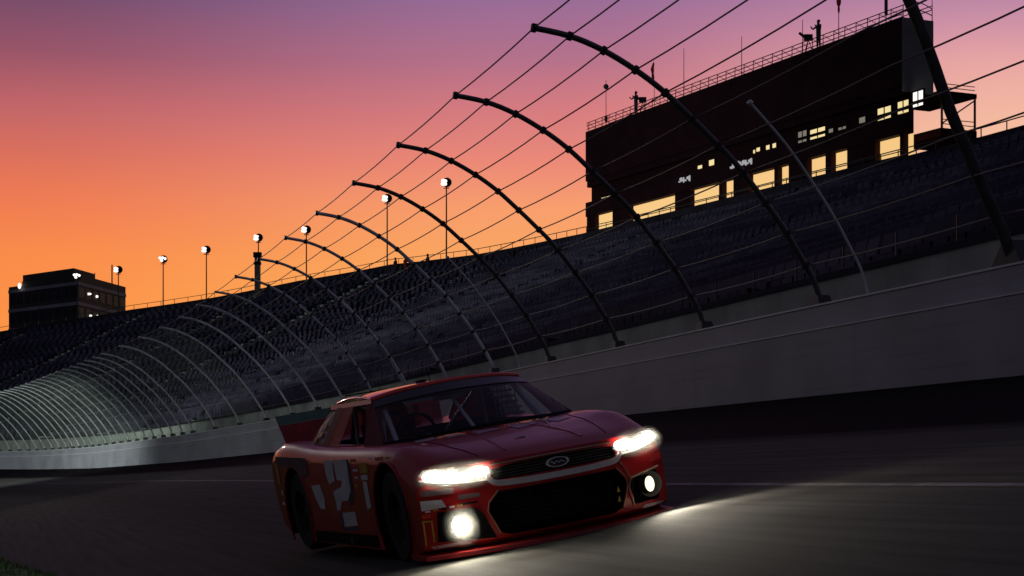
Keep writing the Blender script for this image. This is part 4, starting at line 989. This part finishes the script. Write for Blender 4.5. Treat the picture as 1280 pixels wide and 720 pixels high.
tag(dr, 'driver in a red suit and helmet gripping the wheel inside the red race car', 'person')
b = MB(); b.ell((0, 0, .70), (.145, .125, .145), n=20, m=14); hm = b.build('helmet', M['helmet'], dr, 60)
b = MB(); b.ell((.03, 0, .71), (.122, .105, .055), n=20, m=10); b.build('visor', M['visor'], hm, 60)

# ------------------------------------------------------------------ lamps that light the place
def spot(name, loc, target, power, ang, blend, color, size=.05):
    l = bpy.data.lights.new(name, 'SPOT'); l.energy = power; l.spot_size = R(ang); l.spot_blend = blend; l.color = color; l.shadow_soft_size = size
    o = bpy.data.objects.new(name, l); col.objects.link(o); o.location = loc
    o.rotation_euler = (Vector(target) - Vector(loc)).to_track_quat('-Z', 'Y').to_euler(); return o
CW = car.matrix_world
for y, z, pw in ((-.80, .62, 65), (.80, .62, 45), (-.56, .60, 38), (.56, .60, 28)):
    p = nose(y, z, .09); spot('headlamp_beam', CW @ p, CW @ (p + Vector((6, y * .5, -.75))), pw, 66, .9, (1, .91, .76), .04)
for y, z, pw in ((-.735, .265, 75), (.80, .285, 75)):
    p = nose(y, z, .07); spot('fog_lamp_beam', CW @ p, CW @ (p + Vector((3, y * 1.2, -.9))), pw, 128, .8, (1, .90, .72), .05)
# track floodlights inside the far turn, outside the frame on the left
spot('track_floodlight', (-50, 100, 3.6), P(108, 0, 2.2), 17000, 110, .6, (.86, 1, .93), .6)
spot('track_floodlight', (-44, 62, 5), P(66, 0, 2.8), 4200, 80, .8, (.90, 1, .93), .6)

spot('track_floodlight', (-24, 76, 13), (-12, 44, -.5), 2300, 66, 1., (1, .98, .92), 1.)
# ------------------------------------------------------------------ dusk sky
w = bpy.data.worlds.new('World'); sc.world = w; w.use_nodes = True; nt = w.node_tree; N = nt.nodes; L = nt.links; N.clear()
out = N.new('ShaderNodeOutputWorld'); bg = N.new('ShaderNodeBackground'); L.new(bg.outputs[0], out.inputs[0])
tc = N.new('ShaderNodeTexCoord'); sep = N.new('ShaderNodeSeparateXYZ'); L.new(tc.outputs['Generated'], sep.inputs[0])
def math_(op, a, b_=None):
    m = N.new('ShaderNodeMath'); m.operation = op
    for i, v in enumerate((a, b_)):
        if v is None: continue
        if isinstance(v, (int, float)): m.inputs[i].default_value = v
        else: L.new(v, m.inputs[i])
    return m.outputs[0]
def mrange(v, a, b_, c=0., d=1., smooth=True):
    m = N.new('ShaderNodeMapRange'); m.interpolation_type = 'SMOOTHSTEP' if smooth else 'LINEAR'
    for i, q in zip(('From Min', 'From Max', 'To Min', 'To Max'), (a, b_, c, d)): m.inputs[i].default_value = q
    L.new(v, m.inputs['Value']); return m.outputs[0]
el = math_('ARCSINE', sep.outputs['Z']); az = math_('ARCTAN2', sep.outputs['X'], sep.outputs['Y'])
nz = N.new('ShaderNodeTexNoise'); nz.inputs['Scale'].default_value = 3; nz.inputs['Detail'].default_value = 4
mp = N.new('ShaderNodeMapping'); mp.inputs['Scale'].default_value = (1, 1, 3.2); L.new(tc.outputs['Generated'], mp.inputs[0]); L.new(mp.outputs[0], nz.inputs['Vector'])
el2 = math_('ADD', el, math_('MULTIPLY', math_('SUBTRACT', nz.outputs['Fac'], .5), .022))
ef = mrange(el2, 0, R(40), 0, 1, False)
def lin(c): return tuple(((v / 255) / 12.92 if v / 255 <= .04045 else ((v / 255 + .055) / 1.055) ** 2.4) for v in c)
def ramp(stops):
    r = N.new('ShaderNodeValToRGB'); e = r.color_ramp.elements
    while len(e) > 1: e.remove(e[-1])
    e[0].position = stops[0][0] / 40; e[0].color = (*lin(stops[0][1]), 1)
    for d, c in stops[1:]: q = e.new(d / 40); q.color = (*lin(c), 1)
    L.new(ef, r.inputs[0]); return r.outputs[0]
left = ramp([(0, (235, 130, 50)), (5, (253, 148, 70)), (7, (250, 139, 74)), (8.5, (240, 124, 82)), (10, (221, 113, 91)), (11.5, (194, 102, 104)), (13.3, (150, 84, 104)), (15.3, (110, 74, 106)), (22, (86, 66, 100)), (40, (58, 54, 76))])
mid = ramp([(0, (250, 190, 100)), (6, (252, 176, 94)), (7.5, (250, 167, 99)), (9, (248, 158, 110)), (10.3, (236, 138, 120)), (11.8, (214, 124, 128)), (13.3, (182, 114, 138)), (15.3, (150, 108, 152)), (22, (112, 88, 132)), (40, (66, 62, 88))])
right = ramp([(0, (255, 220, 150)), (6, (254, 218, 152)), (9, (250, 206, 158)), (11, (244, 186, 160)), (12.8, (232, 166, 164)), (14, (206, 146, 166)), (15.3, (172, 126, 164)), (22, (124, 98, 138)), (40, (72, 68, 94))])
back = ramp([(0, (48, 48, 54)), (10, (58, 58, 68)), (25, (72, 72, 88)), (40, (58, 58, 76))])
def mix(f, a, b_):
    m = N.new('ShaderNodeMix'); m.data_type = 'RGBA'; L.new(f, m.inputs[0]); L.new(a, m.inputs[6]); L.new(b_, m.inputs[7]); return m.outputs[2]
c = mix(mrange(az, R(-17), R(1)), left, mid); c = mix(mrange(az, R(1), R(16)), c, right)
dz = math_('ABSOLUTE', math_('SUBTRACT', az, R(8)))
c = mix(mrange(dz, R(23), R(52)), c, back)
L.new(c, bg.inputs[0]); bg.inputs[1].default_value = 1.0
sun = bpy.data.lights.new('Sun', 'SUN'); sun.energy = .06; sun.angle = R(8); sun.color = (1, .5, .3); so = bpy.data.objects.new('Sun', sun); col.objects.link(so)
so.rotation_euler = (Vector((0, 0, 0)) - Vector((math.sin(R(14)), math.cos(R(14)), math.tan(R(7))))).to_track_quat('-Z', 'Y').to_euler()

# ------------------------------------------------------------------ camera
cd = bpy.data.cameras.new('Camera'); cam = bpy.data.objects.new('Camera', cd); col.objects.link(cam); sc.camera = cam
cd.sensor_width = 36; cd.lens = 2200 / 1280 * 36; cam.location = (0, 0, 0); cam.rotation_euler = (R(90), 0, 0); cd.shift_y = 240 / 1280
cd.clip_start = .1; cd.clip_end = 8000
sc.view_settings.view_transform = 'Standard'; sc.view_settings.look = 'None'; sc.view_settings.exposure = 0; sc.view_settings.gamma = 1
sc.cycles.use_denoising = True
sc.cycles.max_bounces = 6; sc.cycles.transparent_max_bounces = 24; sc.cycles.sample_clamp_indirect = 4
